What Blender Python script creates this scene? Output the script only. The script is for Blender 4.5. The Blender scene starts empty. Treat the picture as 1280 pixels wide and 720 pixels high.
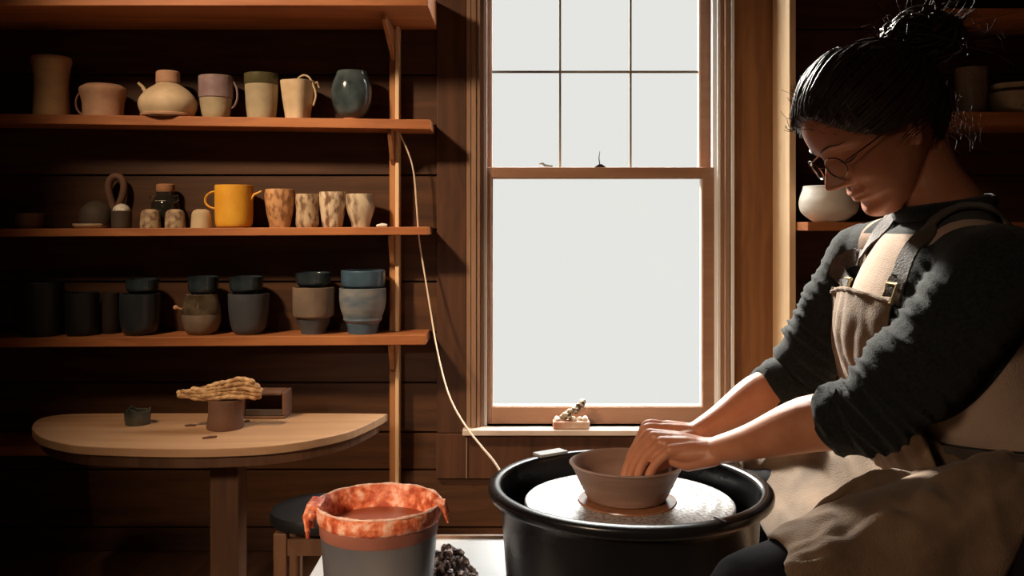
import bpy, bmesh, math, random
import numpy as np
from mathutils import Vector, Matrix, noise
from mathutils.bvhtree import BVHTree

random.seed(7)
sc = bpy.context.scene
COL = sc.collection
PI = math.pi
F, HZ, CZ = 1150.0, 280.0, 1.05      # focal length in px (1280 wide), horizon row, eye height
WY = 2.95                            # distance of the window wall


def at(px, py, Y):
    """a point of the place, Y metres in front of the eye, seen at (px, py)"""
    return Vector(((px - 640.0) / F * Y, Y, CZ - (py - HZ) / F * Y))


# ------------------------------------------------------------------ materials
def mat(name, color, rough=0.6, metal=0.0, spec=0.5, **kw):
    m = bpy.data.materials.new(name)
    m.use_nodes = True
    nt = m.node_tree
    b = nt.nodes['Principled BSDF']
    b.inputs['Base Color'].default_value = (*color, 1)
    b.inputs['Roughness'].default_value = rough
    b.inputs['Metallic'].default_value = metal
    b.inputs['Specular IOR Level'].default_value = spec
    for k, v in kw.items():
        b.inputs[k.replace('_', ' ')].default_value = v
    return m


def N(nt, t, **kw):
    n = nt.nodes.new(t)
    for k, v in kw.items():
        if k in n.inputs:
            n.inputs[k].default_value = v
        else:
            setattr(n, k, v)
    return n


def ramp(nt, stops):
    r = nt.nodes.new('ShaderNodeValToRGB')
    el = r.color_ramp.elements
    while len(el) < len(stops):
        el.new(0.5)
    for e, (p, c) in zip(el, stops):
        e.position = p
        e.color = (*c, 1)
    return r


def noisy(name, c1, c2, scale=8, rough=0.6, detail=5, stretch=(1, 1, 1), bump=0.0, bscale=None,
          lo=0.35, hi=0.65, metal=0.0, spec=0.5, kind='noise', rough2=None, sheen=0.0, mid=None, sss=0.0):
    """two-colour procedural material in object space with optional bump"""
    m = mat(name, c1, rough, metal, spec)
    nt = m.node_tree
    L = nt.links
    b = nt.nodes['Principled BSDF']
    tc = N(nt, 'ShaderNodeTexCoord')
    mp = N(nt, 'ShaderNodeMapping')
    mp.inputs['Scale'].default_value = stretch
    L.new(tc.outputs['Object'], mp.inputs['Vector'])
    if kind == 'voronoi':
        t = N(nt, 'ShaderNodeTexVoronoi', feature='DISTANCE_TO_EDGE')
        t.inputs['Scale'].default_value = scale
        out = t.outputs['Distance']
    else:
        t = N(nt, 'ShaderNodeTexNoise')
        t.inputs['Scale'].default_value = scale
        t.inputs['Detail'].default_value = detail
        out = t.outputs['Fac']
    L.new(mp.outputs[0], t.inputs['Vector'])
    stops = [(lo, c1), (hi, c2)] if mid is None else [(lo, c1), ((lo + hi) / 2, mid), (hi, c2)]
    r = ramp(nt, stops)
    L.new(out, r.inputs[0])
    L.new(r.outputs[0], b.inputs['Base Color'])
    if rough2 is not None:
        mr = N(nt, 'ShaderNodeMapRange')
        mr.inputs['To Min'].default_value = rough
        mr.inputs['To Max'].default_value = rough2
        L.new(out, mr.inputs['Value'])
        L.new(mr.outputs[0], b.inputs['Roughness'])
    if bump:
        t2 = N(nt, 'ShaderNodeTexNoise')
        t2.inputs['Scale'].default_value = bscale or scale * 3
        t2.inputs['Detail'].default_value = 6
        L.new(mp.outputs[0], t2.inputs['Vector'])
        bp = N(nt, 'ShaderNodeBump')
        bp.inputs['Strength'].default_value = bump
        bp.inputs['Distance'].default_value = 0.004
        L.new(t2.outputs['Fac'], bp.inputs['Height'])
        L.new(bp.outputs[0], b.inputs['Normal'])
    if sheen:
        b.inputs['Sheen Weight'].default_value = sheen
    if sss:
        b.inputs['Subsurface Weight'].default_value = sss
        b.inputs['Subsurface Radius'].default_value = (0.012, 0.005, 0.003)
        b.inputs['Subsurface Scale'].default_value = 1.0
    return m


def wood(name, dark, light, axis='x', scale=1.0, rough=0.55, knots=True, plank=None, spec=0.35, knot_density=3.0):
    """long-grained wood; `axis` is the direction of the grain; `plank` gives each board of that height its own tone"""
    m = mat(name, light, rough, spec=spec)
    nt = m.node_tree
    L = nt.links
    b = nt.nodes['Principled BSDF']
    tc = N(nt, 'ShaderNodeTexCoord')
    mp = N(nt, 'ShaderNodeMapping')
    s = {'x': (0.9, 14, 14), 'y': (14, 0.9, 14), 'z': (14, 14, 0.9)}[axis]
    mp.inputs['Scale'].default_value = [v * scale for v in s]
    L.new(tc.outputs['Object'], mp.inputs['Vector'])
    # slow wander of the grain
    w = N(nt, 'ShaderNodeTexNoise')
    w.inputs['Scale'].default_value = 2.0
    L.new(tc.outputs['Object'], w.inputs['Vector'])
    mixv = N(nt, 'ShaderNodeVectorMath', operation='MULTIPLY_ADD')
    L.new(w.outputs['Color'], mixv.inputs[0])
    mixv.inputs[1].default_value = (0.8, 0.8, 0.8)
    L.new(mp.outputs[0], mixv.inputs[2])
    g = N(nt, 'ShaderNodeTexNoise')
    g.inputs['Scale'].default_value = 2.2
    g.inputs['Detail'].default_value = 7
    g.inputs['Roughness'].default_value = 0.6
    L.new(mixv.outputs[0], g.inputs['Vector'])
    r = ramp(nt, [(0.28, dark), (0.5, tuple((a + c) / 2 for a, c in zip(dark, light))), (0.72, light)])
    L.new(g.outputs['Fac'], r.inputs[0])
    col = r.outputs[0]
    if knots:
        v = N(nt, 'ShaderNodeTexVoronoi')
        v.inputs['Scale'].default_value = knot_density
        kmp = N(nt, 'ShaderNodeMapping')
        kmp.inputs['Scale'].default_value = {'x': (0.7, 1, 1.5), 'y': (1, 0.7, 1.5), 'z': (1.5, 1, 0.7)}[axis]
        L.new(tc.outputs['Object'], kmp.inputs['Vector'])
        L.new(kmp.outputs[0], v.inputs['Vector'])
        kr = ramp(nt, [(0.03, (0.12, 0.08, 0.06)), (0.075, (1, 1, 1))])
        L.new(v.outputs['Distance'], kr.inputs[0])
        mu = N(nt, 'ShaderNodeMix', data_type='RGBA', blend_type='MULTIPLY')
        mu.inputs[0].default_value = 0.85
        L.new(col, mu.inputs[6])
        L.new(kr.outputs[0], mu.inputs[7])
        col = mu.outputs[2]
    L.new(col, b.inputs['Base Color'])
    bp = N(nt, 'ShaderNodeBump')
    bp.inputs['Strength'].default_value = 0.25
    bp.inputs['Distance'].default_value = 0.002
    L.new(g.outputs['Fac'], bp.inputs['Height'])
    L.new(bp.outputs[0], b.inputs['Normal'])
    return m


M = {}
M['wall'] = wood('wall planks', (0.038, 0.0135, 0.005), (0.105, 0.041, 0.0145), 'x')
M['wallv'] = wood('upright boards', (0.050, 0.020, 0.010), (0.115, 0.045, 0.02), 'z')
M['wallr'] = wood('board beside window', (0.17, 0.070, 0.028), (0.32, 0.145, 0.055), 'z', knot_density=2.0)
M['trim'] = wood('window trim wood', (0.24, 0.135, 0.085), (0.36, 0.22, 0.14), 'z', knots=False, rough=0.5)
M['trimh'] = wood('sash rail wood', (0.28, 0.14, 0.085), (0.38, 0.21, 0.13), 'x', knots=False, rough=0.5)
M['bead'] = mat('pale glazing bead', (0.75, 0.66, 0.55), 0.5)
M['sill'] = noisy('painted sill', (0.55, 0.45, 0.38), (0.70, 0.60, 0.52), 6, 0.45)
M['vinyl'] = mat('white sash track', (0.90, 0.89, 0.88), 0.35)
M['muntin'] = mat('grey grille bar', (0.20, 0.17, 0.13), 0.6)
M['shelf'] = wood('shelf pine', (0.27, 0.080, 0.026), (0.52, 0.20, 0.070), 'x', scale=0.8, knot_density=3.2)
M['upright'] = wood('shelf upright pine', (0.30, 0.12, 0.045), (0.50, 0.23, 0.09), 'z', knots=False)
M['panel'] = wood('pale pine panel', (0.72, 0.47, 0.26), (0.90, 0.67, 0.42), 'z', knot_density=2.4)
M['table'] = wood('round table wood', (0.36, 0.195, 0.105), (0.54, 0.32, 0.175), 'x', scale=0.7, knots=False)
M['edge'] = wood('shade-darkened pine', (0.10, 0.045, 0.022), (0.19, 0.09, 0.045), 'z', knots=False)  # darker pine: shade under the round table put into its colour
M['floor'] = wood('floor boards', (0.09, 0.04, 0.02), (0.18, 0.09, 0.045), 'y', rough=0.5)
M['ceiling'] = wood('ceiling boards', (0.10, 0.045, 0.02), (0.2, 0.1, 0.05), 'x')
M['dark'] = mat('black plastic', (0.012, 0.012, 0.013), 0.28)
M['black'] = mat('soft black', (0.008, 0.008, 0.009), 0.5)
M['steel'] = mat('dull steel', (0.45, 0.44, 0.42), 0.3, 1.0)


# ------------------------------------------------------------------ mesh helpers
class MB:
    def __init__(s):
        s.v = []
        s.f = []
        s.mi = []

    def add(s, vs, fs, mi=0):
        o = len(s.v)
        s.v += [Vector(v) for v in vs]
        s.f += [tuple(i + o for i in f) for f in fs]
        s.mi += [mi] * len(fs)
        return s

    def box(s, x0, x1, y0, y1, z0, z1, mi=0):
        vs = [(x, y, z) for x in (x0, x1) for y in (y0, y1) for z in (z0, z1)]
        fs = [(0, 1, 3, 2), (4, 6, 7, 5), (0, 4, 5, 1), (2, 3, 7, 6), (0, 2, 6, 4), (1, 5, 7, 3)]
        return s.add(vs, fs, mi)

    def tube(s, pts, rad, n=10, up=None, caps=True, mi=0, flat=1.0):
        """closed swept tube; rad: number or list (r or (ra, rb)); rounded ends"""
        pts = [Vector(p) for p in pts]
        if not isinstance(rad, (list, tuple)):
            rad = [rad] * len(pts)
        rad = [r if isinstance(r, (tuple, list)) else (r, r * flat) for r in rad]
        fr = frames(pts, up)
        rows = []
        P, R, FR = list(pts), list(rad), list(fr)
        if caps:
            # dome the ends
            def dome(p, r, f, sgn):
                out = []
                m_ = min(r)
                for a in (0.25, 0.6, 0.9):
                    an = a * PI / 2
                    out.append((p + f[2] * (sgn * m_ * math.sin(an)), (r[0] * math.cos(an), r[1] * math.cos(an)), f))
                return out
            st = dome(P[0], R[0], FR[0], -1)[::-1]
            en = dome(P[-1], R[-1], FR[-1], 1)
            seq = st + list(zip(P, R, FR)) + en
        else:
            seq = list(zip(P, R, FR))
        vs = []
        for p, r, f in seq:
            for i in range(n):
                a = 2 * PI * i / n
                vs.append(p + f[0] * (math.cos(a) * r[0]) + f[1] * (math.sin(a) * r[1]))
        fs = []
        k = len(seq)
        for j in range(k - 1):
            for i in range(n):
                i2 = (i + 1) % n
                fs.append((j * n + i, j * n + i2, (j + 1) * n + i2, (j + 1) * n + i))
        fs.append(tuple(range(n))[::-1])
        fs.append(tuple((k - 1) * n + i for i in range(n)))
        return s.add(vs, fs, mi)

    def lathe(s, c, prof, n=40, mi=0, sx=1, sy=1, jit=None):
        """prof: list of (radius, z) from outside bottom to wherever, about the vertical through c"""
        c = Vector(c)
        vs, fs = [], []
        ring = []
        for j, (r, z) in enumerate(prof):
            if r < 1e-6:
                ring.append([len(vs)])
                vs.append(c + Vector((0, 0, z)))
            else:
                row = []
                for i in range(n):
                    a = 2 * PI * i / n
                    rr = r if jit is None else r * (1 + jit(a, z))
                    row.append(len(vs))
                    vs.append(c + Vector((rr * math.cos(a) * sx, rr * math.sin(a) * sy, z)))
                ring.append(row)
        for A, B in zip(ring, ring[1:]):
            if len(A) == 1 and len(B) == 1:
                continue
            for i in range(n):
                i2 = (i + 1) % n
                if len(A) == 1:
                    fs.append((A[0], B[i2], B[i]))
                elif len(B) == 1:
                    fs.append((A[i], A[i2], B[0]))
                else:
                    fs.append((A[i], A[i2], B[i2], B[i]))
        return s.add(vs, fs, mi)

    def prism(s, outline, z0, z1, mi=0, axis='z'):
        n = len(outline)
        if axis == 'z':
            vs = [(x, y, z0) for x, y in outline] + [(x, y, z1) for x, y in outline]
        elif axis == 'y':
            vs = [(x, z0, y) for x, y in outline] + [(x, z1, y) for x, y in outline]
        else:
            vs = [(z0, x, y) for x, y in outline] + [(z1, x, y) for x, y in outline]
        fs = [tuple(range(n))[::-1], tuple(range(n, 2 * n))]
        fs += [(i, (i + 1) % n, n + (i + 1) % n, n + i) for i in range(n)]
        return s.add(vs, fs, mi)

    def ball(s, c, r, n=16, m_=10, mi=0):
        if not isinstance(r, (tuple, list)):
            r = (r, r, r)
        c = Vector(c)
        prof = [(math.sin(PI * j / m_), -math.cos(PI * j / m_)) for j in range(m_ + 1)]
        prof[0] = (0, -1)
        prof[-1] = (0, 1)
        t = MB().lathe((0, 0, 0), prof, n)
        return s.add([c + Vector((v.x * r[0], v.y * r[1], v.z * r[2])) for v in t.v], t.f, mi)

    def rot(s, c, ax, ang):
        R = Matrix.Rotation(ang, 3, ax)
        c = Vector(c)
        s.v = [c + R @ (v - c) for v in s.v]
        return s

    def build(s, name, m, parent=None, smooth=True, origin=None, bevel=0, sub=0, sharp=40):
        if parent is not None:
            o0 = world_loc(parent)
        elif origin is not None:
            o0 = Vector(origin)
        else:
            xs = [v.x for v in s.v]; ys = [v.y for v in s.v]; zs = [v.z for v in s.v]
            o0 = Vector(((min(xs) + max(xs)) / 2, (min(ys) + max(ys)) / 2, min(zs)))
        me = bpy.data.meshes.new(name)
        me.from_pydata([v - o0 for v in s.v], [], s.f)
        for mm in (m if isinstance(m, list) else [m]):
            me.materials.append(mm)
        for p, i in zip(me.polygons, s.mi):
            p.material_index = i
        bm = bmesh.new(); bm.from_mesh(me)
        bmesh.ops.recalc_face_normals(bm, faces=bm.faces)
        bm.to_mesh(me); bm.free()
        me.update()
        if smooth:
            me.shade_smooth()
            me.set_sharp_from_angle(angle=math.radians(sharp))
        o = bpy.data.objects.new(name, me)
        COL.objects.link(o)
        if parent is not None:
            o.parent = parent
        else:
            o.location = o0
        o['w0'] = list(o0)
        if bevel:
            b = o.modifiers.new('bevel', 'BEVEL'); b.width = bevel; b.segments = 2; b.limit_method = 'ANGLE'
        if sub:
            b = o.modifiers.new('sub', 'SUBSURF'); b.levels = sub; b.render_levels = sub
        return o


def world_loc(o):
    p = Vector((0, 0, 0))
    while o is not None:
        p += Vector(o.location)
        o = o.parent
    return p


def frames(pts, up=None):
    n = len(pts)
    T = []
    for i in range(n):
        a = pts[max(i - 1, 0)]; b = pts[min(i + 1, n - 1)]
        t = (b - a)
        T.append(t.normalized() if t.length > 1e-9 else Vector((0, 0, 1)))
    u = Vector(up) if up is not None else (Vector((0, 0, 1)) if abs(T[0].z) < 0.9 else Vector((1, 0, 0)))
    out = []
    for t in T:
        if up is not None:
            u = Vector(up)
        s_ = u.cross(t)
        if s_.length < 1e-6:
            s_ = Vector((1, 0, 0)).cross(t)
        s_.normalize()
        u2 = t.cross(s_).normalized()
        out.append((s_, u2, t))
        if up is None:
            u = u2
    return out


def spline(pts, k=6):
    """Catmull-Rom through points (tuples of any length)"""
    P = [np.array(p, float) for p in pts]
    out = []
    n = len(P)
    for i in range(n - 1):
        p0 = P[i - 1] if i > 0 else 2 * P[0] - P[1]
        p1, p2 = P[i], P[i + 1]
        p3 = P[i + 2] if i + 2 < n else 2 * P[-1] - P[-2]
        for j in range(k):
            t = j / k
            out.append(0.5 * ((2 * p1) + (-p0 + p2) * t + (2 * p0 - 5 * p1 + 4 * p2 - p3) * t * t + (-p0 + 3 * p1 - 3 * p2 + p3) * t ** 3))
    out.append(P[-1])
    return [tuple(o) for o in out]


def tag(o, label, cat, group=None, kind=None):
    o['label'] = label
    o['category'] = cat
    if group: o['group'] = group
    if kind: o['kind'] = kind
    return o


def empty(name, loc, label, cat, group=None):
    o = bpy.data.objects.new(name, None)
    COL.objects.link(o)
    o.location = loc
    o.empty_display_size = 0.05
    return tag(o, label, cat, group)


def structure(o):
    o['kind'] = 'structure'
    return o


# ------------------------------------------------------------------ the room
X0, X1, YB, ZC = -2.05, 2.10, -1.75, 2.55
WX0, WX1 = at(600, 0, WY).x, at(905, 0, WY).x      # clear opening of the window in the wall
WZ0, WZ1 = at(0, 533, WY).z, 2.40
seams = [z for z in (at(0, p, WY).z for p in (-420, -350, -285, -215, -150, -90, -30, 37, 94, 157, 219, 287, 352, 415, 478, 540, 587, 659, 725))]
seams = sorted([0.0] + [z for z in seams if 0.03 < z < ZC - .03] + [ZC])
w = MB()
gap = 0.0035
for i, (za, zb) in enumerate(zip(seams, seams[1:])):
    dy = random.uniform(-0.0015, 0.0015)
    spans = [(X0, X1)] if (zb <= WZ0 or za >= WZ1) else None
    if spans is None:
        for (a, b) in ((X0, WX0), (WX1, X1)):
            w.box(a, b, WY + dy, WY + 0.10, za + gap, zb - gap)
        if za < WZ0: w.box(WX0, WX1, WY + dy, WY + 0.10, za + gap, WZ0)
        if zb > WZ1: w.box(WX0, WX1, WY + dy, WY + 0.10, WZ1, zb - gap)
    else:
        w.box(X0, X1, WY + dy, WY + 0.10, za + gap, zb - gap)
# backing behind the seams
w.box(X0, WX0, WY + 0.02, WY + 0.12, 0, ZC); w.box(WX1, X1, WY + 0.02, WY + 0.12, 0, ZC)
w.box(WX0, WX1, WY + 0.02, WY + 0.12, 0, WZ0); w.box(WX0, WX1, WY + 0.02, WY + 0.12, WZ1, ZC)
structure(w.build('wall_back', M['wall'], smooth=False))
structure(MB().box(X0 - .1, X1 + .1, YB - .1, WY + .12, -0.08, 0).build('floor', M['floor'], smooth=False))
structure(MB().box(X0 - .1, X1 + .1, YB - .1, WY + .12, ZC, ZC + 0.08).build('ceiling', M['ceiling'], smooth=False))
structure(MB().box(X1, X1 + .1, YB - .1, WY + .12, 0, ZC).build('wall_right', M['wall'], smooth=False))
structure(MB().box(X0 - .1, X0, YB - .1, WY + .12, 0, ZC).build('wall_left', M['wall'], smooth=False))
structure(MB().box(X0 - .1, X1 + .1, YB - .1, YB, 0, ZC).build('wall_front', M['wall'], smooth=False))
glass = bpy.data.materials.new('window glass'); glass.use_nodes = True
nt = glass.node_tree; nt.nodes.clear()
o_ = nt.nodes.new('ShaderNodeOutputMaterial'); tr = nt.nodes.new('ShaderNodeBsdfTransparent'); gl = nt.nodes.new('ShaderNodeBsdfGlossy')
gl.inputs['Roughness'].default_value = 0.02; tr.inputs[0].default_value = (0.97, 0.98, 0.97, 1)
mx = nt.nodes.new('ShaderNodeMixShader'); mx.inputs[0].default_value = 0.004
nt.links.new(tr.outputs[0], mx.inputs[1]); nt.links.new(gl.outputs[0], mx.inputs[2]); nt.links.new(mx.outputs[0], o_.inputs[0])
# ---- main window (double hung)
def xz(pxa, pxb, pya, pyb, Y):
    a = at(pxa, pyb, Y); b = at(pxb, pya, Y)
    return a.x, b.x, a.z, b.z

win = MB()
JT = WZ1
# jambs, head (inner liner of the opening)
win.box(WX0, WX0 + .012, WY - .004, WY + .12, WZ0, JT)
win.box(WX1 - .012, WX1, WY - .004, WY + .12, WZ0, JT)
win.box(WX0, WX1, WY - .004, WY + .12, JT - .02, JT)
window = structure(win.build('window_1', M['trim'], smooth=False))
window['label'] = 'tall double-hung window with a six-pane grille visible in its upper sash'
# white tracks inside the jambs
tr_ = MB()
tr_.box(WX0 + .012, WX0 + .022, WY + .006, WY + .024, WZ0, JT - .02)
tr_.box(WX1 - .032, WX1 - .012, WY + .0185, WY + .05, WZ0, JT - .02)
tr_.box(WX1 - .020, WX1 - .012, WY + .0, WY + .014, WZ0, JT - .02)
tr_.build('sash_track', M['vinyl'], window, smooth=False)

def sash(name, outer, inner, Y, th, bead, m):
    """outer/inner = (x0,x1,z0,z1)"""
    ox0, ox1, oz0, oz1 = outer; ix0, ix1, iz0, iz1 = inner
    s = MB()
    s.box(ox0, ix0, Y, Y + th, oz0, oz1); s.box(ix1, ox1, Y, Y + th, oz0, oz1)
    s.box(ix0, ix1, Y + .0005, Y + th, oz0, iz0, 0); s.box(ix0, ix1, Y + .0005, Y + th, iz1, oz1, 0)
    so = s.build(name, m, window, smooth=False, bevel=.0015)
    b = MB()
    e = bead
    b.box(ix0, ix0 + e, Y + .006, Y + th - .004, iz0, iz1); b.box(ix1 - e, ix1, Y + .006, Y + th - .004, iz0, iz1)
    b.box(ix0 + e, ix1 - e, Y + .006, Y + th - .004, iz0, iz0 + e); b.box(ix0 + e, ix1 - e, Y + .006, Y + th - .004, iz1 - e, iz1)
    b.build('glazing_bead', M['bead'], so, smooth=False)
    MB().box(ix0 + e * .5, ix1 - e * .5, Y + th * .55, Y + th * .55 + .003, iz0 + e * .5, iz1 - e * .5).build('glass_pane', glass, so, smooth=False)
    return so

YU, YL = WY + .060, WY + .018
lx = xz(601, 893, 209, 527, YL)
li = xz(614.5, 878.5, 222, 509, YL)
low = sash('lower_sash', (max(lx[0], WX0 + .013), min(lx[1], WX1 - .013), WZ0 + .004, lx[3]), (li[0], li[1], li[2], li[3]), YL, .034, .004, M['trimh'])
ui = xz(614, 875, 0, 212, YU)
ux = xz(600, 893, 0, 223, YU)
upz0, upz1 = ux[2], JT - .022
up_ = sash('upper_sash', (WX0 + .013, ux[1], upz0, upz1), (ui[0], ui[1], ui[2] - .003, upz1 - .045), YU, .034, .003, M['trimh'])
mz = at(0, 90, YU + .02).z
g = MB()
h3 = (mz - ui[2])
for p in (700, 788):
    xx = at(p, 0, YU + .02).x
    g.box(xx - .0035, xx + .0035, YU + .014, YU + .024, ui[2], upz1 - .045)
k = 1
while ui[2] + k * h3 < upz1 - .1:
    zz = ui[2] + k * h3
    g.box(ui[0], ui[1], YU + .015, YU + .023, zz - .0035, zz + .0035)
    k += 1
g.build('grille', M['muntin'], up_, smooth=False)
# sash lock and keeper on the meeting rail
z_r = lx[3]
a = at(750, 207, YL + .01)
lk = MB().prism([(a.x - .020, z_r), (a.x + .020, z_r), (a.x + .006, z_r + .010), (a.x - .004, z_r + .010)], YL + .004, YL + .026, axis='y')
lk.tube([(a.x, YL + .015, z_r + .008), (a.x - .003, YL + .015, z_r + .03), (a.x, YL + .015, z_r + .052)], [.0022, .0018, .001], 6)
lk.build('sash_lock', M['black'], window)
a = at(683, 206, YL + .012)
MB().tube([(a.x - .022, a.y, z_r + .012), (a.x - .012, a.y, z_r + .013), (a.x - .006, a.y, z_r + .007), (a.x + .018, a.y, z_r + .004)],
          [.002, .004, .0045, .003], 6).build('lock_lever', M['muntin'], window)

# casing: profiled strips around the opening
cl0, cl1 = at(583, 0, WY - .02).x, WX0
st = MB()
for i, (a, b, y) in enumerate(((0, .30, .018), (.30, .36, .010), (.36, .72, .022), (.72, .78, .012), (.78, 1, .018))):
    st.box(cl0 + (cl1 - cl0) * a, cl0 + (cl1 - cl0) * b, WY - y, WY, WZ0 - .012, JT + .03)
structure(st.build('trim_1', M['trim'], smooth=False))
cr0, cr1 = WX1, at(917, 0, WY - .02).x
st = MB()
st.box(cr0, cr0 + (cr1 - cr0) * .55, WY - .02, WY, WZ0 - .012, JT + .03)
st.box(cr0 + (cr1 - cr0) * .55, cr0 + (cr1 - cr0) * .68, WY - .006, WY, WZ0 - .012, JT + .03)
st.box(cr0 + (cr1 - cr0) * .68, cr1, WY - .020, WY, WZ0 - .012, JT + .03)
st.box(cr1 - .009, cr1, WY - .030, WY - .020, WZ0 - .012, JT + .03, 1)
structure(st.build('trim_2', [M['trim'], M['vinyl']], smooth=False))
# head casing above the window
structure(MB().box(cl0, cr1, WY - .022, WY, JT + .03, JT + .10).build('trim_3', M['trimh'], smooth=False))
# stool (sill) board and apron below
s0, s1 = at(578, 0, WY - .05).x, at(925, 0, WY - .05).x
zt = WZ0
structure(MB().box(s0, s1, WY - .055, WY + .06, zt - .018, zt).build('trim_4', M['sill'], smooth=False, bevel=.003))
ax0, ax1 = at(545, 0, WY - .02).x, at(965, 0, WY - .02).x
structure(MB().box(ax0, ax1, WY - .022, WY, at(0, 596, WY).z, zt - .019).build('trim_5', M['wallv'], smooth=False, bevel=.002))
# upright boards left and right of the casing
structure(MB().box(at(546, 0, WY - .015).x, cl0 - .001, WY - .014, WY, zt - .018, ZC).build('trim_6', M['wallv'], smooth=False, bevel=.002))
structure(MB().box(cr1 + .001, at(966, 0, WY - .01).x, WY - .010, WY, zt - .018, ZC).build('trim_7', M['wallr'], smooth=False, bevel=.002))
# thin batten line left of the apron
structure(MB().box(at(583, 0, WY).x, at(584.5, 0, WY).x, WY - .028, WY - .020, at(0, 595, WY).z, zt - .03).build('trim_8', M['trim'], smooth=False))

# ------------------------------------------------------------------ shelves on the left
SY = 2.80      # front edge of the shelves
def shelf_board(yl_top, yr_top, thick_px, x_end, yfront, label, extra=None, xl=-1.93, m=None):
    """front top edge passes y=yl_top at x=0 and yr_top at x=540"""
    zl = at(0, yl_top, yfront).z; zr = at(540, yr_top, yfront).z
    slope = (zr - zl) / (at(540, 0, yfront).x - at(0, 0, yfront).x)
    xe = at(x_end, 0, yfront).x
    z = lambda x: zl + slope * (x - at(0, 0, yfront).x)
    t = thick_px / F * yfront
    b = MB()
    vs = []
    for x in (xl, xe):
        for y in (yfront, WY - .002):
            for dz in (-t, 0):
                vs.append((x, y, z(x) + dz))
    b.add(vs, [(0, 1, 3, 2), (4, 6, 7, 5), (0, 4, 5, 1), (2, 3, 7, 6), (0, 2, 6, 4), (1, 5, 7, 3)])
    o = b.build('wall_shelf', m or M['shelf'], smooth=False, bevel=.002)
    tag(o, label, 'shelf', None)
    return z
s1z = shelf_board(-31, -31, 38, 535, 2.62, 'topmost long pine shelf, only its underside and front edge in view')
s2z = shelf_board(142, 149.5, 12, 538, SY, 'long pine shelf carrying the tall vase and the blue round pot')
s3z = shelf_board(286, 283.5, 10, 535, SY, 'long pine shelf carrying the yellow mug')
s4z = shelf_board(422.5, 419, 12, 532, SY - .005, 'long pine shelf carrying the dark and blue stacked cups')
# low shelf behind the round table
zz = at(0, 558, 2.76).z
tag(MB().box(-1.93, at(70, 0, 2.76).x, 2.76, WY - .002, zz - 12 / F * 2.76, zz).build('low_shelf', M['shelf'], smooth=False, bevel=.002),
    'low pine shelf at the left edge, ending behind the round table', 'shelf')
# ladder upright with brackets
xu0, xu1 = at(486, 0, WY - .05).x, at(499, 0, WY - .05).x
u = empty('shelf_upright', ((xu0 + xu1) / 2, WY - .03, 0), 'upright pine post bracketing the shelves to the wall by the window', 'post')
MB().box(xu0, xu1 - .012, WY - .035, WY - .001, 0.01, ZC - .01).build('post', M['upright'], u, smooth=False, bevel=.002)
MB().box(xu1 - .012, xu1, WY - .055, WY - .001, 0.01, ZC - .01).build('post_edge', M['panel'], u, smooth=False, bevel=.002)['label'] = 'paler narrow strip along the post'
for zf, th, dp in ((s1z, 38.5, .22), (s2z, 12.3, .09), (s3z, 10.3, .08), (s4z, 12.3, .08)):
    zb = zf(xu1) - th / F * SY - .001
    MB().prism([(WY - .036, zb), (WY - .036 - dp, zb), (WY - .036 - dp, zb - .014), (WY - .07, zb - .085), (WY - .036, zb - .10)], xu0 + .006, xu1 - .013, axis='x') \
        .build('bracket', M['upright'], u, smooth=False, bevel=.002)

# ------------------------------------------------------------------ shelves on the right
px_ = at(965, 0, WY).x
rs = MB().box(px_, px_ + .020, 2.765, WY - .001, 0.005, ZC - .005)
tag(rs.build('shelf_side_panel', M['panel'], smooth=False, bevel=.002), 'pale pine side panel standing at the right of the window', 'panel')
zr1 = at(0, 277.5, 2.69).z
def rshelf(px0, pyt, Yf, thpx, label):
    x0 = max(at(px0, 0, Yf).x, px_ + .0215)
    z = at(0, pyt, Yf).z
    o = MB().box(x0, X1 - .004, Yf, WY - .002, z - thpx / F * Yf, z).build('wall_shelf', M['shelf'], smooth=False, bevel=.002)
    tag(o, label, 'shelf')
    return z
r_low = rshelf(990, 277.5, 2.66, 11, 'pine shelf at the right carrying the round white jar')
r_mid = rshelf(1110, 139.5, 2.70, 16, 'pine shelf at the right behind the bun of hair, carrying a dark-rimmed bowl')
r_top = rshelf(1178, 10, 2.70, 12, 'dim topmost shelf at the right above the bowl')
# ------------------------------------------------------------------ pottery
def clay(name, c, c2=None, rough=0.75, scale=14, bump=0.25, **kw):
    c2 = c2 or tuple(v * 0.72 for v in c)
    return noisy(name, c2, c, scale, rough, bump=bump, bscale=90, **kw)

K = {}
K['tan'] = clay('tan stoneware', (0.62, 0.37, 0.17))
K['pink'] = clay('pinkish clay', (0.56, 0.31, 0.19))
K['cream'] = clay('cream stoneware', (0.66, 0.50, 0.33), (0.5, 0.36, 0.22))
K['mauve'] = clay('mauve grey glaze', (0.33, 0.24, 0.23), (0.22, 0.14, 0.15), rough=0.3)
K['olive'] = clay('dark olive glaze', (0.10, 0.085, 0.04), rough=0.3)
K['sand'] = clay('sand glaze', (0.44, 0.35, 0.22))
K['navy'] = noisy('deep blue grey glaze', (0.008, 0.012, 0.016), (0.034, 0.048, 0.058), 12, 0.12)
K['foot'] = clay('raw red foot', (0.45, 0.16, 0.08))
K['umber'] = clay('umber clay', (0.17, 0.078, 0.045))
K['umber2'] = clay('dark umber clay', (0.07, 0.045, 0.03))
K['stone'] = noisy('speckled stub glaze', (0.16, 0.08, 0.045), (0.46, 0.33, 0.2), 60, 0.6, lo=.35, hi=.6)
K['stub'] = clay('pale beige stub', (0.62, 0.46, 0.28))
K['yellow'] = clay('yellow ochre glaze', (0.85, 0.44, 0.045), (0.72, 0.33, 0.03), rough=0.42)
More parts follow.
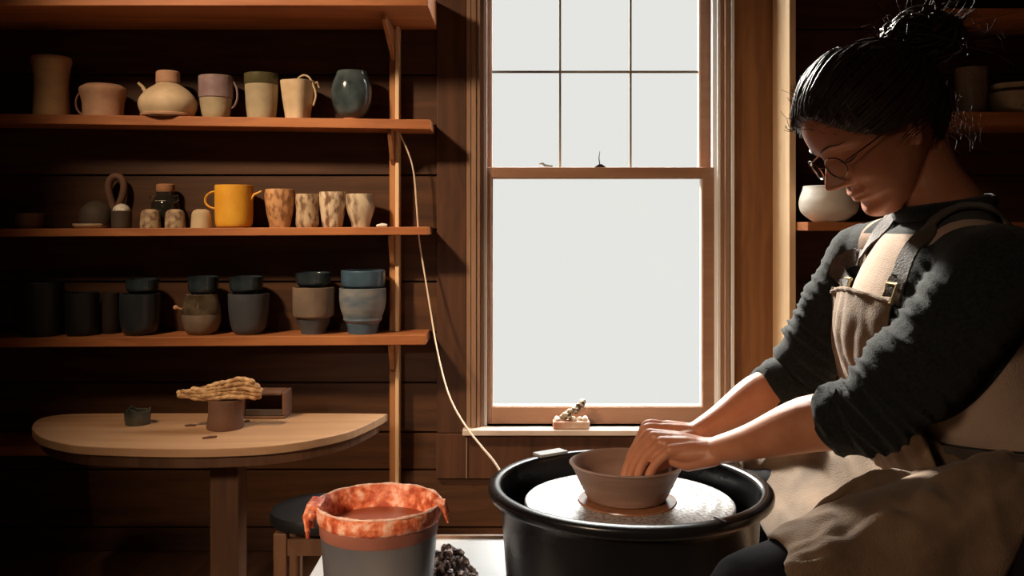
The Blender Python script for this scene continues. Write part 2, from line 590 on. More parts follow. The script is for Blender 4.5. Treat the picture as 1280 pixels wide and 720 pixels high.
def drip(name, base, dark, pale, sc_=60):
    m = noisy(name, dark, base, sc_, 0.55, stretch=(1, 1, .5), detail=9, lo=.40, hi=.55, mid=tuple((a + b) / 2 for a, b in zip(dark, base)), bump=0.7, bscale=55)
    return m
K['drip1'] = drip('orange drip glaze', (0.62, 0.33, 0.15), (0.30, 0.13, 0.05), None, 85)
K['drip2'] = drip('grey brown drip glaze', (0.52, 0.38, 0.24), (0.18, 0.10, 0.055), None, 70)
K['drip3'] = drip('pale crackle glaze', (0.66, 0.52, 0.37), (0.18, 0.09, 0.045), None, 55)
K['drip4'] = drip('pale blotched glaze', (0.62, 0.50, 0.35), (0.20, 0.13, 0.085), None, 30)
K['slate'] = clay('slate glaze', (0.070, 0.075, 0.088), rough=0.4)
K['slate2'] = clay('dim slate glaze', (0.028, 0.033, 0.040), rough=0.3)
K['greige'] = clay('greige glaze', (0.23, 0.165, 0.12), (0.15, 0.11, 0.085), rough=0.4)
K['bronze'] = noisy('glossy bronze glaze', (0.05, 0.035, 0.02), (0.20, 0.15, 0.10), 10, 0.10)
K['blue'] = clay('denim blue glaze', (0.060, 0.11, 0.16), (0.04, 0.075, 0.115), rough=0.3)
K['bluepale'] = noisy('pale blue grey glaze', (0.085, 0.125, 0.17), (0.27, 0.26, 0.25), 9, 0.35, stretch=(1, 1, 3))
K['white'] = clay('white glaze', (0.82, 0.77, 0.70), (0.74, 0.67, 0.58), rough=0.45)
K['brownrim'] = clay('dark brown rim glaze', (0.06, 0.035, 0.02))


def vessel(prof_out, wall=.004, floor=.006):
    """closed wall profile from the outside line [(r,z)...] bottom to rim"""
    top = prof_out[-1]
    inner = [(max(r - wall, .001), z) for r, z in prof_out if z > floor + .002][::-1]
    inner[0] = (top[0] - wall, top[1] - .0006)
    return [(0, prof_out[0][1])] + list(prof_out) + [(top[0] - wall * .5, top[1] + wall * .35)] + inner + [(max(prof_out[0][0] - wall, .002), floor), (0, floor)]


def pot(name, label, cat, zfun, px, ptop, halfs, m, Y=2.865, group=None, wall=.004, jit=None, parts=None, n=40, solid=False, z0=None):
    """halfs: [(t 0..1 from base to top, half width in px)]; returns (root, c, h, s)"""
    if Y > 2.8 and px < 600: Y = min(Y, 2.944 - max(h_ for _, h_ in halfs) / F * Y)
    x = (px - 640) / F * Y
    zb = zfun(x) if z0 is None else z0
    ztop = at(px, ptop, Y).z
    h = ztop - zb
    s = Y / F
    pr = spline([(hw * s, t * h) for t, hw in halfs], 5)
    c = Vector((x, Y, zb))
    prof = ([(0, 0)] + list(pr) + ([(0, pr[-1][1])] if pr[-1][0] > 1e-4 else [])) if solid else vessel(pr, wall, min(.008, h * .2))
    body = MB().lathe(c, prof, n, jit=jit)
    if parts:
        root = empty(name, c, label, cat, group)
        body.build('body', m, root)
        return root, c, h, s
    o = body.build(name, m, origin=c)
    tag(o, label, cat, group)
    return o, c, h, s


def handle(root, c, sgn, r_in, z0, z1, reach, th, m, name='handle', yaw=0.0):
    """a C-shaped handle on the +x or -x side"""
    pts = []
    for i in range(11):
        a = -PI / 2 + PI * i / 10
        pts.append((r_in + reach * math.cos(a), 0, (z0 + z1) / 2 + (z1 - z0) / 2 * math.sin(a)))
    ca, sa = math.cos(yaw), math.sin(yaw)
    P = [c + Vector((sgn * x * ca, x * sa, z)) for x, y, z in pts]
    return MB().tube(P, th, 8, flat=.6).build(name, m, root)


SH2 = 'pots on the second shelf'
wob = lambda amp, k, ph=0: (lambda a, z: amp * math.sin(k * a + ph + z * 30))
pot('clay_vase', 'tall waisted tan clay vase at the left of the second shelf', 'vase', s2z, 64.5, 72,
    [(0, 21.5), (.1, 21.5), (.3, 20.5), (.6, 20), (.8, 21.5), (.93, 23.5), (1, 22.5)], K['tan'])
r, c, h, s = pot('clay_mug', 'wide low pinkish clay mug with a handle on its left', 'mug', s2z, 129, 107,
                 [(0, 24), (.2, 24), (.5, 25), (.8, 28), (.92, 27), (1, 22)], K['pink'], parts=True)
handle(r, c, -1, 23 * s, .008, h * .82, 11 * s, .0055, K['pink'])
r, c, h, s = pot('round_jug', 'round cream clay jug with a short neck and tiny spout', 'jug', s2z, 210, 103,
                 [(0, 28), (.08, 31), (.3, 35), (.52, 34), (.75, 26), (.93, 15), (1, 13)], K['cream'], parts=True)
MB().lathe(c, [(11 * s, h - .004), (14.5 * s, h - .002), (14.3 * s, h + .03), (12.8 * s, h + .034), (12.3 * s, h + .033), (11 * s, h + .01)], 32).build('neck', K['pink'], r)
MB().tube([c + Vector((-27 * s, -.005, h * .72)), c + Vector((-31 * s, -.008, h * .88)), c + Vector((-35 * s, -.01, h * .96))], [.007, .005, .004], 8).build('spout', K['cream'], r)
MB().lathe(c, [(29 * s, 0.001), (32.5 * s, .004), (33 * s, .010), (31 * s, .013)], 32).build('foot_ring', K['pink'], r)
r, c, h, s = pot('glazed_mug', 'mauve and grey banded mug between the round jug and the sand tumbler', 'mug', s2z, 270, 96,
                 [(0, 15), (.15, 17.5), (.55, 20), (1, 20.5)], K['sand'], parts=True)
MB().lathe(c, [(19.8 * s, h * .48), (20.9 * s, h * .5), (21.2 * s, h), (19.5 * s, h + .001), (19.3 * s, h * .5)], 40).build('glaze_band', K['mauve'], r)
handle(r, c, 1, 18 * s, h * .25, h * .9, 9 * s, .0055, K['mauve'])
r, c, h, s = pot('tumbler', 'sand coloured tumbler with a dark olive rim band', 'tumbler', s2z, 327, 93,
                 [(0, 17), (.2, 18.5), (.6, 20), (1, 20.5)], K['sand'], parts=True)
MB().lathe(c, [(20.2 * s, h * .76), (21.0 * s, h * .78), (21.3 * s, h), (19.7 * s, h + .0015), (19.4 * s, h * .8)], 40).build('rim_band', K['olive'], r)
r, c, h, s = pot('pitcher', 'pale cream pitcher with an arched handle rising above its rim', 'pitcher', s2z, 372, 102,
                 [(0, 15), (.2, 16), (.6, 19), (1, 21)], K['cream'], parts=True, jit=lambda a, z: .05 * math.cos(5 * a))
P = [c + Vector((x * s, -.012, h + z * s)) for x, z in ((-2, -6), (2, 3), (9, 7), (16, 4), (21, -6), (24, -18), (21, -30))]
MB().tube(spline(P, 4), .0048, 8, flat=.7).build('handle', K['cream'], r)
MB().tube([c + Vector((17 * s, .0, h - .012)), c + Vector((25 * s, -.004, h - .002)), c + Vector((27 * s, -.004, h - .018))], .003, 8).build('spout', K['cream'], r)
r, c, h, s = pot('round_vase', 'round dark blue grey glossy vase at the right end of the second shelf', 'vase', s2z, 440, 90,
                 [(.06, 12), (.16, 19), (.35, 24), (.55, 25.5), (.75, 24), (.92, 20), (1, 18.5)], noisy('blue grey gloss glaze', (0.028, 0.040, 0.046), (0.10, 0.13, 0.14), 12, 0.15), parts=True)
MB().lathe(c, [(0, 0), (11.5 * s, 0), (10.5 * s, h * .1), (0, h * .1)], 32).build('foot', K['foot'], r)

# third shelf
pot('small_bowl', 'dim small brown bowl at the left end of the third shelf', 'bowl', s3z, 37, 267,
    [(0, 13), (.3, 15.5), (1, 17)], K['umber'])
pot('flat_dish', 'thin pale flat dish on the third shelf', 'dish', s3z, 115.5, 280, [(0, 19), (.5, 22), (1, 23)], K['cream'], wall=.003, Y=2.862)
pot('clay_dome', 'dark brown clay dome standing on the pale flat dish', 'clay form', s3z, 120, 250,
    [(0, 19), (.3, 20), (.65, 17.5), (.9, 9), (1, 0.01)], K['umber2'], Y=2.862, solid=True, z0=s3z(at(120, 0, 2.862).x) + .0065)
# looped clay handle piece standing up
c = Vector((at(146, 0, 2.915).x, 2.915, s3z(at(146, 0, 2.915).x)))
s = 2.915 / F
hz = at(0, 219, 2.915).z - c.z
lp = spline([(-2, 0), (-4, 22), (-10, 44), (-9, 57), (-2, 63), (6, 60), (9, 50), (7, 38), (3, 28)], 4)
MBl = MB().tube([c + Vector((x * s, 0, z * s * hz / (66 * s) + .004)) for x, z in lp], .0115, 10)
tag(MBl.build('looped_tool', K['umber']), 'brown upright loop-headed clay piece behind the white-topped cup', 'clay piece')
r, c, h, s = pot('dark_cup', 'small dark cup heaped with white clay on the third shelf', 'cup', s3z, 152, 264,
                 [(0, 11.5), (.2, 12), (1, 12.5)], K['umber2'], parts=True, Y=2.834)
MB().ball(c + Vector((0, 0, h + .001)), (10.5 * s, 10.5 * s, 9 * s), 16, 8).build('white_heap', noisy('white crumbly slip', (0.45, 0.38, 0.3), (0.85, 0.78, 0.68), 60, .8, bump=.8), r)
G3 = 'three little round-topped stubs'
for i, (px, mk, lab) in enumerate(((188, 'stone', 'leftmost little round-topped stub, speckled brown with a dark chipped top'),
                                   (219, 'stone', 'middle little round-topped stub, speckled brown'),
                                   (251.5, 'stub', 'plain pale beige round-topped stub beside the yellow mug'))):
    pot('clay_stub', lab, 'clay stub', s3z, px, 261.5, [(0, 12.5), (.3, 12.3), (.75, 11.3), (.92, 9), (1, 5)], K[mk], Y=2.834, group=G3, solid=True)
# cork-topped clasp jar behind the stubs
r, c, h, s = pot('clasp_jar', 'dark glass jar with a cork lid and wire clasp behind the stubs', 'jar', s3z, 207, 245,
                 [(0, 15), (.2, 17), (.7, 17), (.9, 14), (1, 12)], mat('smoked glass', (0.02, 0.018, 0.015), 0.06), parts=True, Y=2.908)
MB().lathe(c, [(0, h), (11 * s, h), (11 * s, h + .012), (10 * s, h + .014), (0, h + .014)], 28).build('lid', mat('smoked glass lid', (0.03, 0.025, 0.02), 0.1), r)
MB().lathe(c, [(0, h + .013), (10.5 * s, h + .013), (11.5 * s, h + .02), (11.2 * s, h + .035), (9 * s, h + .038), (0, h + .038)], 28).build('cork', clay('cork', (0.42, 0.2, 0.10)), r)
wv = MB()
for sg in (-1, 1):
    wv.tube([c + Vector((sg * 12 * s, -.012, h - .002)), c + Vector((sg * 17 * s, -.014, h + .002)), c + Vector((sg * 18 * s, -.012, h - .014)), c + Vector((sg * 14 * s, -.03, h - .024)), c + Vector((sg * 6 * s, -.04, h - .016))], .0018, 6)
wv.tube([c + Vector((-6 * s, -.04, h - .016)), c + Vector((6 * s, -.04, h - .016))], .0012, 6)
wv.build('wire_clasp', M['steel'], r)
r, c, h, s = pot('yellow_mug', 'bright yellow ochre mug standing on the third shelf', 'mug', s3z, 292.5, 232,
                 [(0, 19), (.06, 22), (.3, 23.2), (1, 23.4)], K['yellow'], parts=True, Y=2.862)
handle(r, c, -1, 22 * s, h * .45, h * .86, 14 * s, .006, K['yellow'])
MB().tube([c + Vector((22 * s, -.01, h * .66)), c + Vector((26 * s, -.01, h * .78)), c + Vector((35 * s, -.012, h * .86))], [.004, .004, .003], 8).build('broken_handle', K['yellow'], r)['label'] = 'short stub of a second handle'
GC = 'four drip-glazed cups on the third shelf'
for px, top, hb, ht, mk, lab in ((350, 237, 12.5, 18.5, 'drip1', 'orange-brown drip-glazed cup, nearest the yellow mug'),
                                 (384, 243, 13, 14.8, 'drip2', 'grey-brown drip-glazed cup, second from the yellow mug'),
                                 (415.5, 240.5, 12, 16.5, 'drip3', 'cream cup with dark crackled rim, third from the yellow mug'),
                                 (451, 243, 11, 18.3, 'drip4', 'pale flared cup with dark blotches at the end of the row')):
    pot('drip_cup', lab, 'cup', s3z, px, top, [(0, hb), (.15, hb + 1.2), (.55, ht - 1), (.85, ht), (1, ht * .97)], K[mk], Y=2.862, group=GC,
        jit=(lambda ph: (lambda a, z: .018 * math.sin(5 * a + ph) + .012 * math.sin(11 * a + z * 120 + ph)))(px))
a = at(477.5, 283.8, 2.83)
cs = MB().tube([a + Vector((-.014, 0, .004)), a + Vector((.0, 0, .006)), a + Vector((.012, 0, .005))], [.004, .006, .005], 8)
tag(cs.build('clay_scrap', K['white']), 'small white clay scrap near the right end of the third shelf', 'clay scrap')

# fourth shelf
Y4 = 2.862
def stacked(px, ptop, pbase, halfs, mk, label, base_top_px, Y=Y4):
    x = (px - 640) / F * Y
    z0 = at(px, base_top_px, Y).z + .002
    return pot('stacked_cup', label, 'cup', None, px, ptop, halfs, K[mk], Y=Y, z0=z0, group='cups stacked on top of cups, fourth shelf')
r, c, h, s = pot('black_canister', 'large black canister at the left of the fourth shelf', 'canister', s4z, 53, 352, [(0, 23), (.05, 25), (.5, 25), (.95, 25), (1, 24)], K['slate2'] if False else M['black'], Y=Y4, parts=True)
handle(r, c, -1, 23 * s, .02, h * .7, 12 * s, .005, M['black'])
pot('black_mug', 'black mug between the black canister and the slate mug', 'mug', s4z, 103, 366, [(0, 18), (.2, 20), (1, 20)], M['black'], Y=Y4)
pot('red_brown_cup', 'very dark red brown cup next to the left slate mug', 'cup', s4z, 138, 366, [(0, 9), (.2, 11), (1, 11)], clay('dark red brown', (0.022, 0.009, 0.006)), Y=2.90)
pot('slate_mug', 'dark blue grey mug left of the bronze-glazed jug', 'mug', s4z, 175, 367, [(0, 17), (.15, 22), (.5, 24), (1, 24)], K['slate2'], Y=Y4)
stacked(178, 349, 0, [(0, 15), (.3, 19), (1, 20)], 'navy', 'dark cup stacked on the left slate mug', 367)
r, c, h, s = pot('bronze_jug', 'glossy bronze-glazed jug with a small knob on its left', 'jug', s4z, 252, 368,
                 [(0, 15), (.12, 20), (.35, 23.5), (.6, 23), (.85, 20), (1, 18.5)], K['greige'], parts=True, Y=Y4)
MB().lathe(c, [(23.3 * s, h * .5), (23.9 * s, h * .54), (23.6 * s, h * .68), (20.8 * s, h * .87), (19.2 * s, h + .0005), (18 * s, h + .0005)], 40).build('glaze_band', K['bronze'], r)
MB().tube([c + Vector((-21 * s, -.01, h * .62)), c + Vector((-27 * s, -.014, h * .66)), c + Vector((-30 * s, -.016, h * .68))], [.003, .0035, .008], 8).build('knob', K['pink'], r)
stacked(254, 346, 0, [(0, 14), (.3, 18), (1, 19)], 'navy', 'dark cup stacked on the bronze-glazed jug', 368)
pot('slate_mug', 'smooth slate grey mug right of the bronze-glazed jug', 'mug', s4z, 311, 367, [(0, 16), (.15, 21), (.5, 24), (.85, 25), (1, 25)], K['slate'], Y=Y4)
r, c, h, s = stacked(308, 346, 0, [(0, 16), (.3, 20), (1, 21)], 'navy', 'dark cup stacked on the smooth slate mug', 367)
r, c, h, s = pot('stepped_cup', 'tan and grey cup with a stepped base beside the blue stack', 'cup', s4z, 392, 359,
                 [(0, 15), (.12, 16), (.26, 20), (.34, 20.5), (.38, 23.5), (.45, 25.5), (1, 26)], K['greige'], parts=True, Y=Y4)
MB().lathe(c, [(15.2 * s, .001), (16.4 * s, h * .12), (20.4 * s, h * .26), (21.0 * s, h * .335), (20.4 * s, h * .34)], 40).build('base_glaze', K['slate'], r)
stacked(392, 341, 0, [(0, 17), (.3, 21), (1, 22.5)], 'navy', 'dark cup stacked on the tan stepped cup', 359)
r, c, h, s = pot('blue_cup', 'pale blue grey stepped cup at the right end of the fourth shelf', 'cup', s4z, 453.5, 360,
                 [(0, 18), (.12, 19), (.22, 20), (.30, 24), (.36, 24), (.55, 27.5), (.75, 29), (1, 29)], K['bluepale'], parts=True, Y=Y4)
MB().lathe(c, [(18.3 * s, .001), (19.5 * s, h * .12), (20.4 * s, h * .215), (19.5 * s, h * .23)], 40).build('base_glaze', K['blue'], r)
pot('stacked_cup', 'denim blue cup stacked on the pale blue grey cup', 'cup', None, 454, 338, [(0, 24), (.2, 27), (.9, 27.5), (1, 27)], K['blue'], Y=Y4, z0=at(454, 360, Y4).z + .002,
    group='cups stacked on top of cups, fourth shelf')

# right-hand shelves
zf = lambda z: (lambda x: z)
r, c, h, s = pot('round_white_jar', 'round white jar on the right-hand shelf in front of her face', 'jar', zf(r_low), 1036, 233,
                 [(0, 18), (.12, 26), (.3, 34), (.55, 36), (.75, 34), (.92, 31.5), (1, 31)], K['white'], Y=2.71)
pot('grey_brown_cup', 'dim straight grey-brown cup behind her bun of hair', 'cup', zf(r_mid), 1214, 86, [(0, 17), (.3, 18), (1, 19.5)], K['greige'], Y=2.78)
r, c, h, s = pot('marked_bowl', 'cream bowl with a dark rim line and a scribbled mark at the right edge', 'bowl', zf(r_mid), 1271, 106,
                 [(0, 25), (.15, 29), (.5, 31), (.72, 31), (.8, 29), (1, 30)], K['sand'], parts=True, Y=2.77)
MB().lathe(c, [(30.5 * s, h * .70), (31.6 * s, h * .74), (30.2 * s, h * .82), (29 * s, h * .80)], 40).build('rim_line', K['brownrim'], r)
mk = MB()
for st_ in (((-10, .15), (-3, .52), (2, .18)), ((-7, .32), (0, .34)), ((4, .55), (3, .12), (9, .3), (5, .36))):
    P = [c + Vector((x * s, -math.sqrt(max(1e-6, (31.3 * s) ** 2 - (x * s) ** 2)), z * h)) for x, z in st_]
    mk.tube(P, .0011, 5)
mk.build('scribbled_mark', K['brownrim'], r)

# ------------------------------------------------------------------ round table and what stands on it
tz = .50
pix = [(40, 533), (44, 541), (55, 548), (80, 554.5), (110, 558), (180, 560.5), (250, 561), (320, 558.5), (365, 554), (400, 548), (435, 540), (460, 530), (476, 522), (481, 518.5), (476, 517)]
out = []
for px, py in pix:
    Y = (CZ - tz) * F / (py - HZ)
    out.append(((px - 640) / F * Y, Y))
out += [(-.6, 2.675), (-.9, 2.675), (-1.2, 2.672), (-1.30, 2.655), (-1.335, 2.60)]
def closed_spline(pts, k=4):
    n = len(pts); res = []
    P = [np.array(p) for p in pts]
    for i in range(n):
        p0, p1, p2, p3 = P[i - 1], P[i], P[(i + 1) % n], P[(i + 2) % n]
        for j in range(k):
            t = j / k
            res.append(tuple(0.5 * ((2 * p1) + (-p0 + p2) * t + (2 * p0 - 5 * p1 + 4 * p2 - p3) * t * t + (-p0 + 3 * p1 - 3 * p2 + p3) * t ** 3)))
    return res
outl = closed_spline(out)
cx = sum(p[0] for p in outl) / len(outl); cy = sum(p[1] for p in outl) / len(outl)
tb = empty('round_table', (cx, cy, 0), 'half-round pale wooden table on a plank leg below the shelves', 'table')
MB().prism(outl, tz - .022, tz).build('tabletop', M['table'], tb, smooth=False, bevel=.003)
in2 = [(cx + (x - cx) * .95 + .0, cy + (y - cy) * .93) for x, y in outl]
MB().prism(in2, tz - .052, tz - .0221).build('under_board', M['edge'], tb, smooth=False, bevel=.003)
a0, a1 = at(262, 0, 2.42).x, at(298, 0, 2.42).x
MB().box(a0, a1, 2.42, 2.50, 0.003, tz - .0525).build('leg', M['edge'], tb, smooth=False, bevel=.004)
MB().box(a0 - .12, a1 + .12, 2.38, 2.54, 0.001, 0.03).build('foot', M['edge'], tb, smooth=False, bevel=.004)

def on_table(px, py):
    Y = (CZ - tz) * F / (py - HZ)
    return Vector(((px - 640) / F * Y, Y, tz))
# twisted rope-like clay bundle on a block
b0 = on_table(281, 535)
s = b0.y / F
ht = at(0, 500, b0.y).z - tz
blk = MB().lathe(b0, [(0, 0), (22 * s, 0), (23 * s, .006), (20.5 * s, ht * .5), (19.5 * s, ht), (0, ht)], 32, jit=wob(.03, 3))
tag(blk.build('clay_block', K['umber']), 'squat brown clay block under the rope-like bundle', 'clay block')
root = empty('clay_bundle', b0 + Vector((0, 0, ht)), 'bundle of rope-like ochre clay coils lying on the brown block', 'clay coils')
K['coil'] = noisy('ochre coil clay', (0.30, 0.14, 0.05), (0.74, 0.47, 0.24), 60, .7, bump=1.0)
random.seed(3)
for i in range(9):
    lev, row = i // 2, i % 2
    l0 = (-55, -53, -56, -54, -51, -48, -38, -41, -20)[i]; l1 = (38, 41, 44, 43, 45, 44, 42, 40, 36)[i]
    P = []
    for k in range(11):
        t = k / 10
        x = (l0 + (l1 - l0) * t)
        spread_ = .0058 + .0056 * max(0, min(1, (x + 50) / 70))
        z = ht + .0075 + lev * spread_ + .006 * max(0, -x - 20) / 35 + .0035 * math.sin(x * .07 + .4) + .0012 * math.sin(x * .25 + i * 2) - .010 * max(0, (x - 30) / 15) * (lev / 4)
        y = (-.011 if row == 0 else .010) * (1 - .12 * lev) + .003 * math.sin(2.5 * t * PI + i)
        P.append(b0 + Vector((x * s, y, z)))
    P = spline(P, 3)
    MB().tube(P, [(.0066 + .0009 * math.sin(j * 1.3 + i)) for j in range(len(P))], 9).build('coil', K['coil'], root)
# dark notched cup
b1 = on_table(172, 530); s = b1.y / F
dc = MB().lathe(b1, vessel([(14.5 * s, 0), (15.5 * s, .012), (16 * s, .03), (15.5 * s, .036)], .005), 36)
for v in dc.v:
    if v.z > tz + .03:
        an = math.atan2(v.y - b1.y, v.x - b1.x)
        v.z += .009 * max(0, math.sin(3 * an + .4)) ** 2
tag(dc.build('notched_cup', noisy('dark green black glaze', (0.02, 0.022, 0.018), (0.10, 0.10, 0.08), 20, .15)), 'small blackish cup with a notched rim at the left of the round table', 'cup')
# square box behind
b2 = on_table(333, 521); s = b2.y / F
r = empty('clay_box', b2, 'rounded square brown clay box behind the rope-like bundle', 'box')
hh = at(0, 488, b2.y).z - tz
bx = MB(); w2 = 27 * s; wt = .010
bx.box(b2.x - w2, b2.x + w2, b2.y - .03, b2.y + .05, tz, tz + .008)
bx.box(b2.x - w2, b2.x - w2 + wt, b2.y - .03, b2.y + .05, tz + .008, tz + hh); bx.box(b2.x + w2 - wt, b2.x + w2, b2.y - .03, b2.y + .05, tz + .008, tz + hh)
bx.box(b2.x - w2 + wt, b2.x + w2 - wt, b2.y + .04, b2.y + .05, tz + .008, tz + hh)
bx.box(b2.x - w2 + wt, b2.x + w2 - wt, b2.y - .03, b2.y + .05, tz + hh - wt, tz + hh)
bx.build('body', K['umber'], r, smooth=False, bevel=.004)
MB().box(b2.x - w2 + wt, b2.x + w2 - wt, b2.y - .028, b2.y - .02, tz + .008, tz + hh * .35).build('lip', K['umber2'], r, smooth=False, bevel=.002)
# scraps on the table
for px, py, L_, an, lab in ((238, 533, 12, 0.2, 'flat clay sliver left of the brown block'), (262, 548, 16, 0.5, 'thin clay sliver in front of the brown block'),
                            (308, 528, 8, 1.0, 'little clay crumb right of the brown block')):
    p = on_table(px, py); s = p.y / F
    d = Vector((math.cos(an), math.sin(an), 0)) * L_ * s * .5
    o = MB().tube([p - d + Vector((0, 0, .003)), p + Vector((0, 0, .004)), p + d + Vector((0, 0, .003))], [.0025, .0035, .0025], 7).build('clay_sliver', K['umber'])
    tag(o, lab, 'clay scrap')

# stool with a black seat behind the bucket
sy = 2.28
s = sy / F
cs_ = at(400, 636, sy)
szt = cs_.z + .012
r = empty('low_stool', (cs_.x, sy, 0), 'low wooden stool with a round black seat behind the bucket', 'stool')
MB().lathe((cs_.x, sy, szt - .045), [(0, 0), (.10, 0), (.118, .008), (.122, .022), (.118, .036), (.10, .044), (0, .046)], 40).build('seat', M['black'], r)
for sx_, sy_ in ((-1, -1), (1, -1), (-1, 1), (1, 1)):
    xx = cs_.x + sx_ * .078; yy = sy + sy_ * .07
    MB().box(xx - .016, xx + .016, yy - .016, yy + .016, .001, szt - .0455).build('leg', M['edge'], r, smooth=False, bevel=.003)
for sy_ in (-1, 1):
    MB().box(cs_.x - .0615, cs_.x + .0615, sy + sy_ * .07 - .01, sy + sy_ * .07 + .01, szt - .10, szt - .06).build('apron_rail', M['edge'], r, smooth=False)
# ------------------------------------------------------------------ worktable, wheel, bowl
tzw = .40
yb = (CZ - tzw) * F / (672 - HZ)
wt0, wt1, wy0 = -.375, .385, 1.27
M['white'] = noisy('white laminate', (0.70, 0.70, 0.71), (0.80, 0.80, 0.80), 5, 0.35)
wt = empty('work_table', ((wt0 + wt1) / 2, (wy0 + yb) / 2, 0), 'low white-topped table under the bucket and the potter\'s wheel', 'table')
MB().box(wt0, wt1, wy0, yb, tzw - .025, tzw).build('tabletop', M['white'], wt, smooth=False, bevel=.003)
MB().box(wt0 + .002, wt1 - .002, yb - .006, yb + .002, tzw - .028, tzw + .006).build('back_edging', M['trim'], wt, smooth=False)
for x in (wt0 + .04, wt1 - .04):
    for y in (wy0 + .04, yb - .04):
        MB().box(x - .02, x + .02, y - .02, y + .02, .001, tzw - .0255).build('leg', M['trim'], wt, smooth=False, bevel=.002)

wc = Vector((at(786, 0, 1.5).x, 1.5, tzw))
R = 176 / F * 1.5
zrim = at(0, 603, 1.5).z - tzw
wh = empty('potters_wheel', wc, 'black potter\'s wheel with a wet steel wheel head in a round splash pan', 'potter\'s wheel')
pan = [(0, .002), (.186, .002), (.193, .010), (.200, .08), (.206, .16), (.2095, zrim - .022), (R - .004, zrim - .018), (R, zrim - .010), (R - .001, zrim - .003),
       (R - .007, zrim), (R - .016, zrim + .0005), (R - .021, zrim - .004), (R - .024, zrim - .02), (.196, .11), (.188, .03), (0, .03)]
pan = [pan[0]] + spline(pan[1:-1], 3) + [pan[-1]]
M['pan'] = noisy('scuffed black plastic', (0.006, 0.006, 0.007), (0.012, 0.0115, 0.012), 6, 0.20, rough2=0.36, spec=.38, bump=.06, bscale=40)
sp = MB().lathe(wc, pan, 96).build('splash_pan', M['pan'], wh)
# splash pan joint and lug
for an in (2.15, -1.07):
    cl = MB()
    p = wc + Vector((math.cos(an) * (R - .010), math.sin(an) * (R - .010), zrim + .001))
    t = Vector((-math.sin(an), math.cos(an), 0)); nn = Vector((math.cos(an), math.sin(an), 0))
    L_ = .030 if an > 0 else .0015
    vs = []
    for a_ in (-L_, L_):
        for b_ in (-.013, .013):
            for z_ in (-.001, .004 if an > 0 else .001):
                vs.append(p + t * a_ + nn * b_ + Vector((0, 0, z_)))
    cl.add(vs, [(0, 1, 3, 2), (4, 6, 7, 5), (0, 4, 5, 1), (2, 3, 7, 6), (0, 2, 6, 4), (1, 5, 7, 3)])
    cl.build('pan_clip' if an > 0 else 'pan_seam', mat('grey plastic clip', (0.3, 0.29, 0.28), .4) if an > 0 else M['black'], sp, smooth=False, bevel=.0004)

zh = .60 - tzw
M['head'] = mat('wet steel wheel head', (0.62, 0.61, 0.60), 0.33, 0.55)
nt = M['head'].node_tree; b = nt.nodes['Principled BSDF']
tc = N(nt, 'ShaderNodeTexCoord'); vm = N(nt, 'ShaderNodeVectorMath', operation='LENGTH')
sep = N(nt, 'ShaderNodeVectorMath', operation='MULTIPLY'); sep.inputs[1].default_value = (1, 1, 0)
nt.links.new(tc.outputs['Object'], sep.inputs[0]); nt.links.new(sep.outputs[0], vm.inputs[0])
nz = N(nt, 'ShaderNodeTexNoise'); nz.inputs['Scale'].default_value = 55; nz.inputs['Detail'].default_value = 4
sn = N(nt, 'ShaderNodeMath', operation='SINE'); ml = N(nt, 'ShaderNodeMath', operation='MULTIPLY_ADD'); ml.inputs[1].default_value = 260
nt.links.new(vm.outputs['Value'], ml.inputs[0]); nt.links.new(nz.outputs['Fac'], ml.inputs[2])
n3 = N(nt, 'ShaderNodeMath', operation='MULTIPLY_ADD'); n3.inputs[1].default_value = 6
nt.links.new(nz.outputs['Fac'], n3.inputs[0]); nt.links.new(ml.outputs[0], n3.inputs[2]); nt.links.new(n3.outputs[0], sn.inputs[0])
bp = N(nt, 'ShaderNodeBump'); bp.inputs['Strength'].default_value = .22; bp.inputs['Distance'].default_value = .001
nt.links.new(sn.outputs[0], bp.inputs['Height']); nt.links.new(bp.outputs[0], b.inputs['Normal'])
rp = ramp(nt, [(.45, (0.74, 0.74, 0.74)), (.62, (0.30, 0.27, 0.25))])
nt.links.new(nz.outputs['Fac'], rp.inputs[0]); nt.links.new(rp.outputs[0], b.inputs['Base Color'])
hd = MB().lathe(wc, [(0, zh - .012), (.166, zh - .012), (.170, zh - .009), (.170, zh - .002), (.168, zh), (0, zh)], 96).build('wheel_head', M['head'], wh)
MB().lathe(wc, [(0, .031), (.028, .031), (.028, zh - .0125), (0, zh - .0125)], 24).build('wheel_shaft', M['steel'], wh)
M['slip'] = noisy('brown slip and bowl reflection', (0.20, 0.075, 0.035), (0.36, 0.15, 0.07), 18, .25)
bc = Vector((at(783, 0, 1.5).x, 1.5, tzw + zh + .001))
MB().lathe(bc + Vector((0.001, -.004, -.0006)), [(0, 0), (.080, 0), (.079, .0022), (.06, .003), (0, .003)], 96, jit=lambda a, z: .012 * math.sin(3 * a) + .006 * math.sin(8 * a + 1)).build('slip_reflection_ring', M['slip'], wh)  # thin slip whose brown also paints in the bowl's reflection on the head
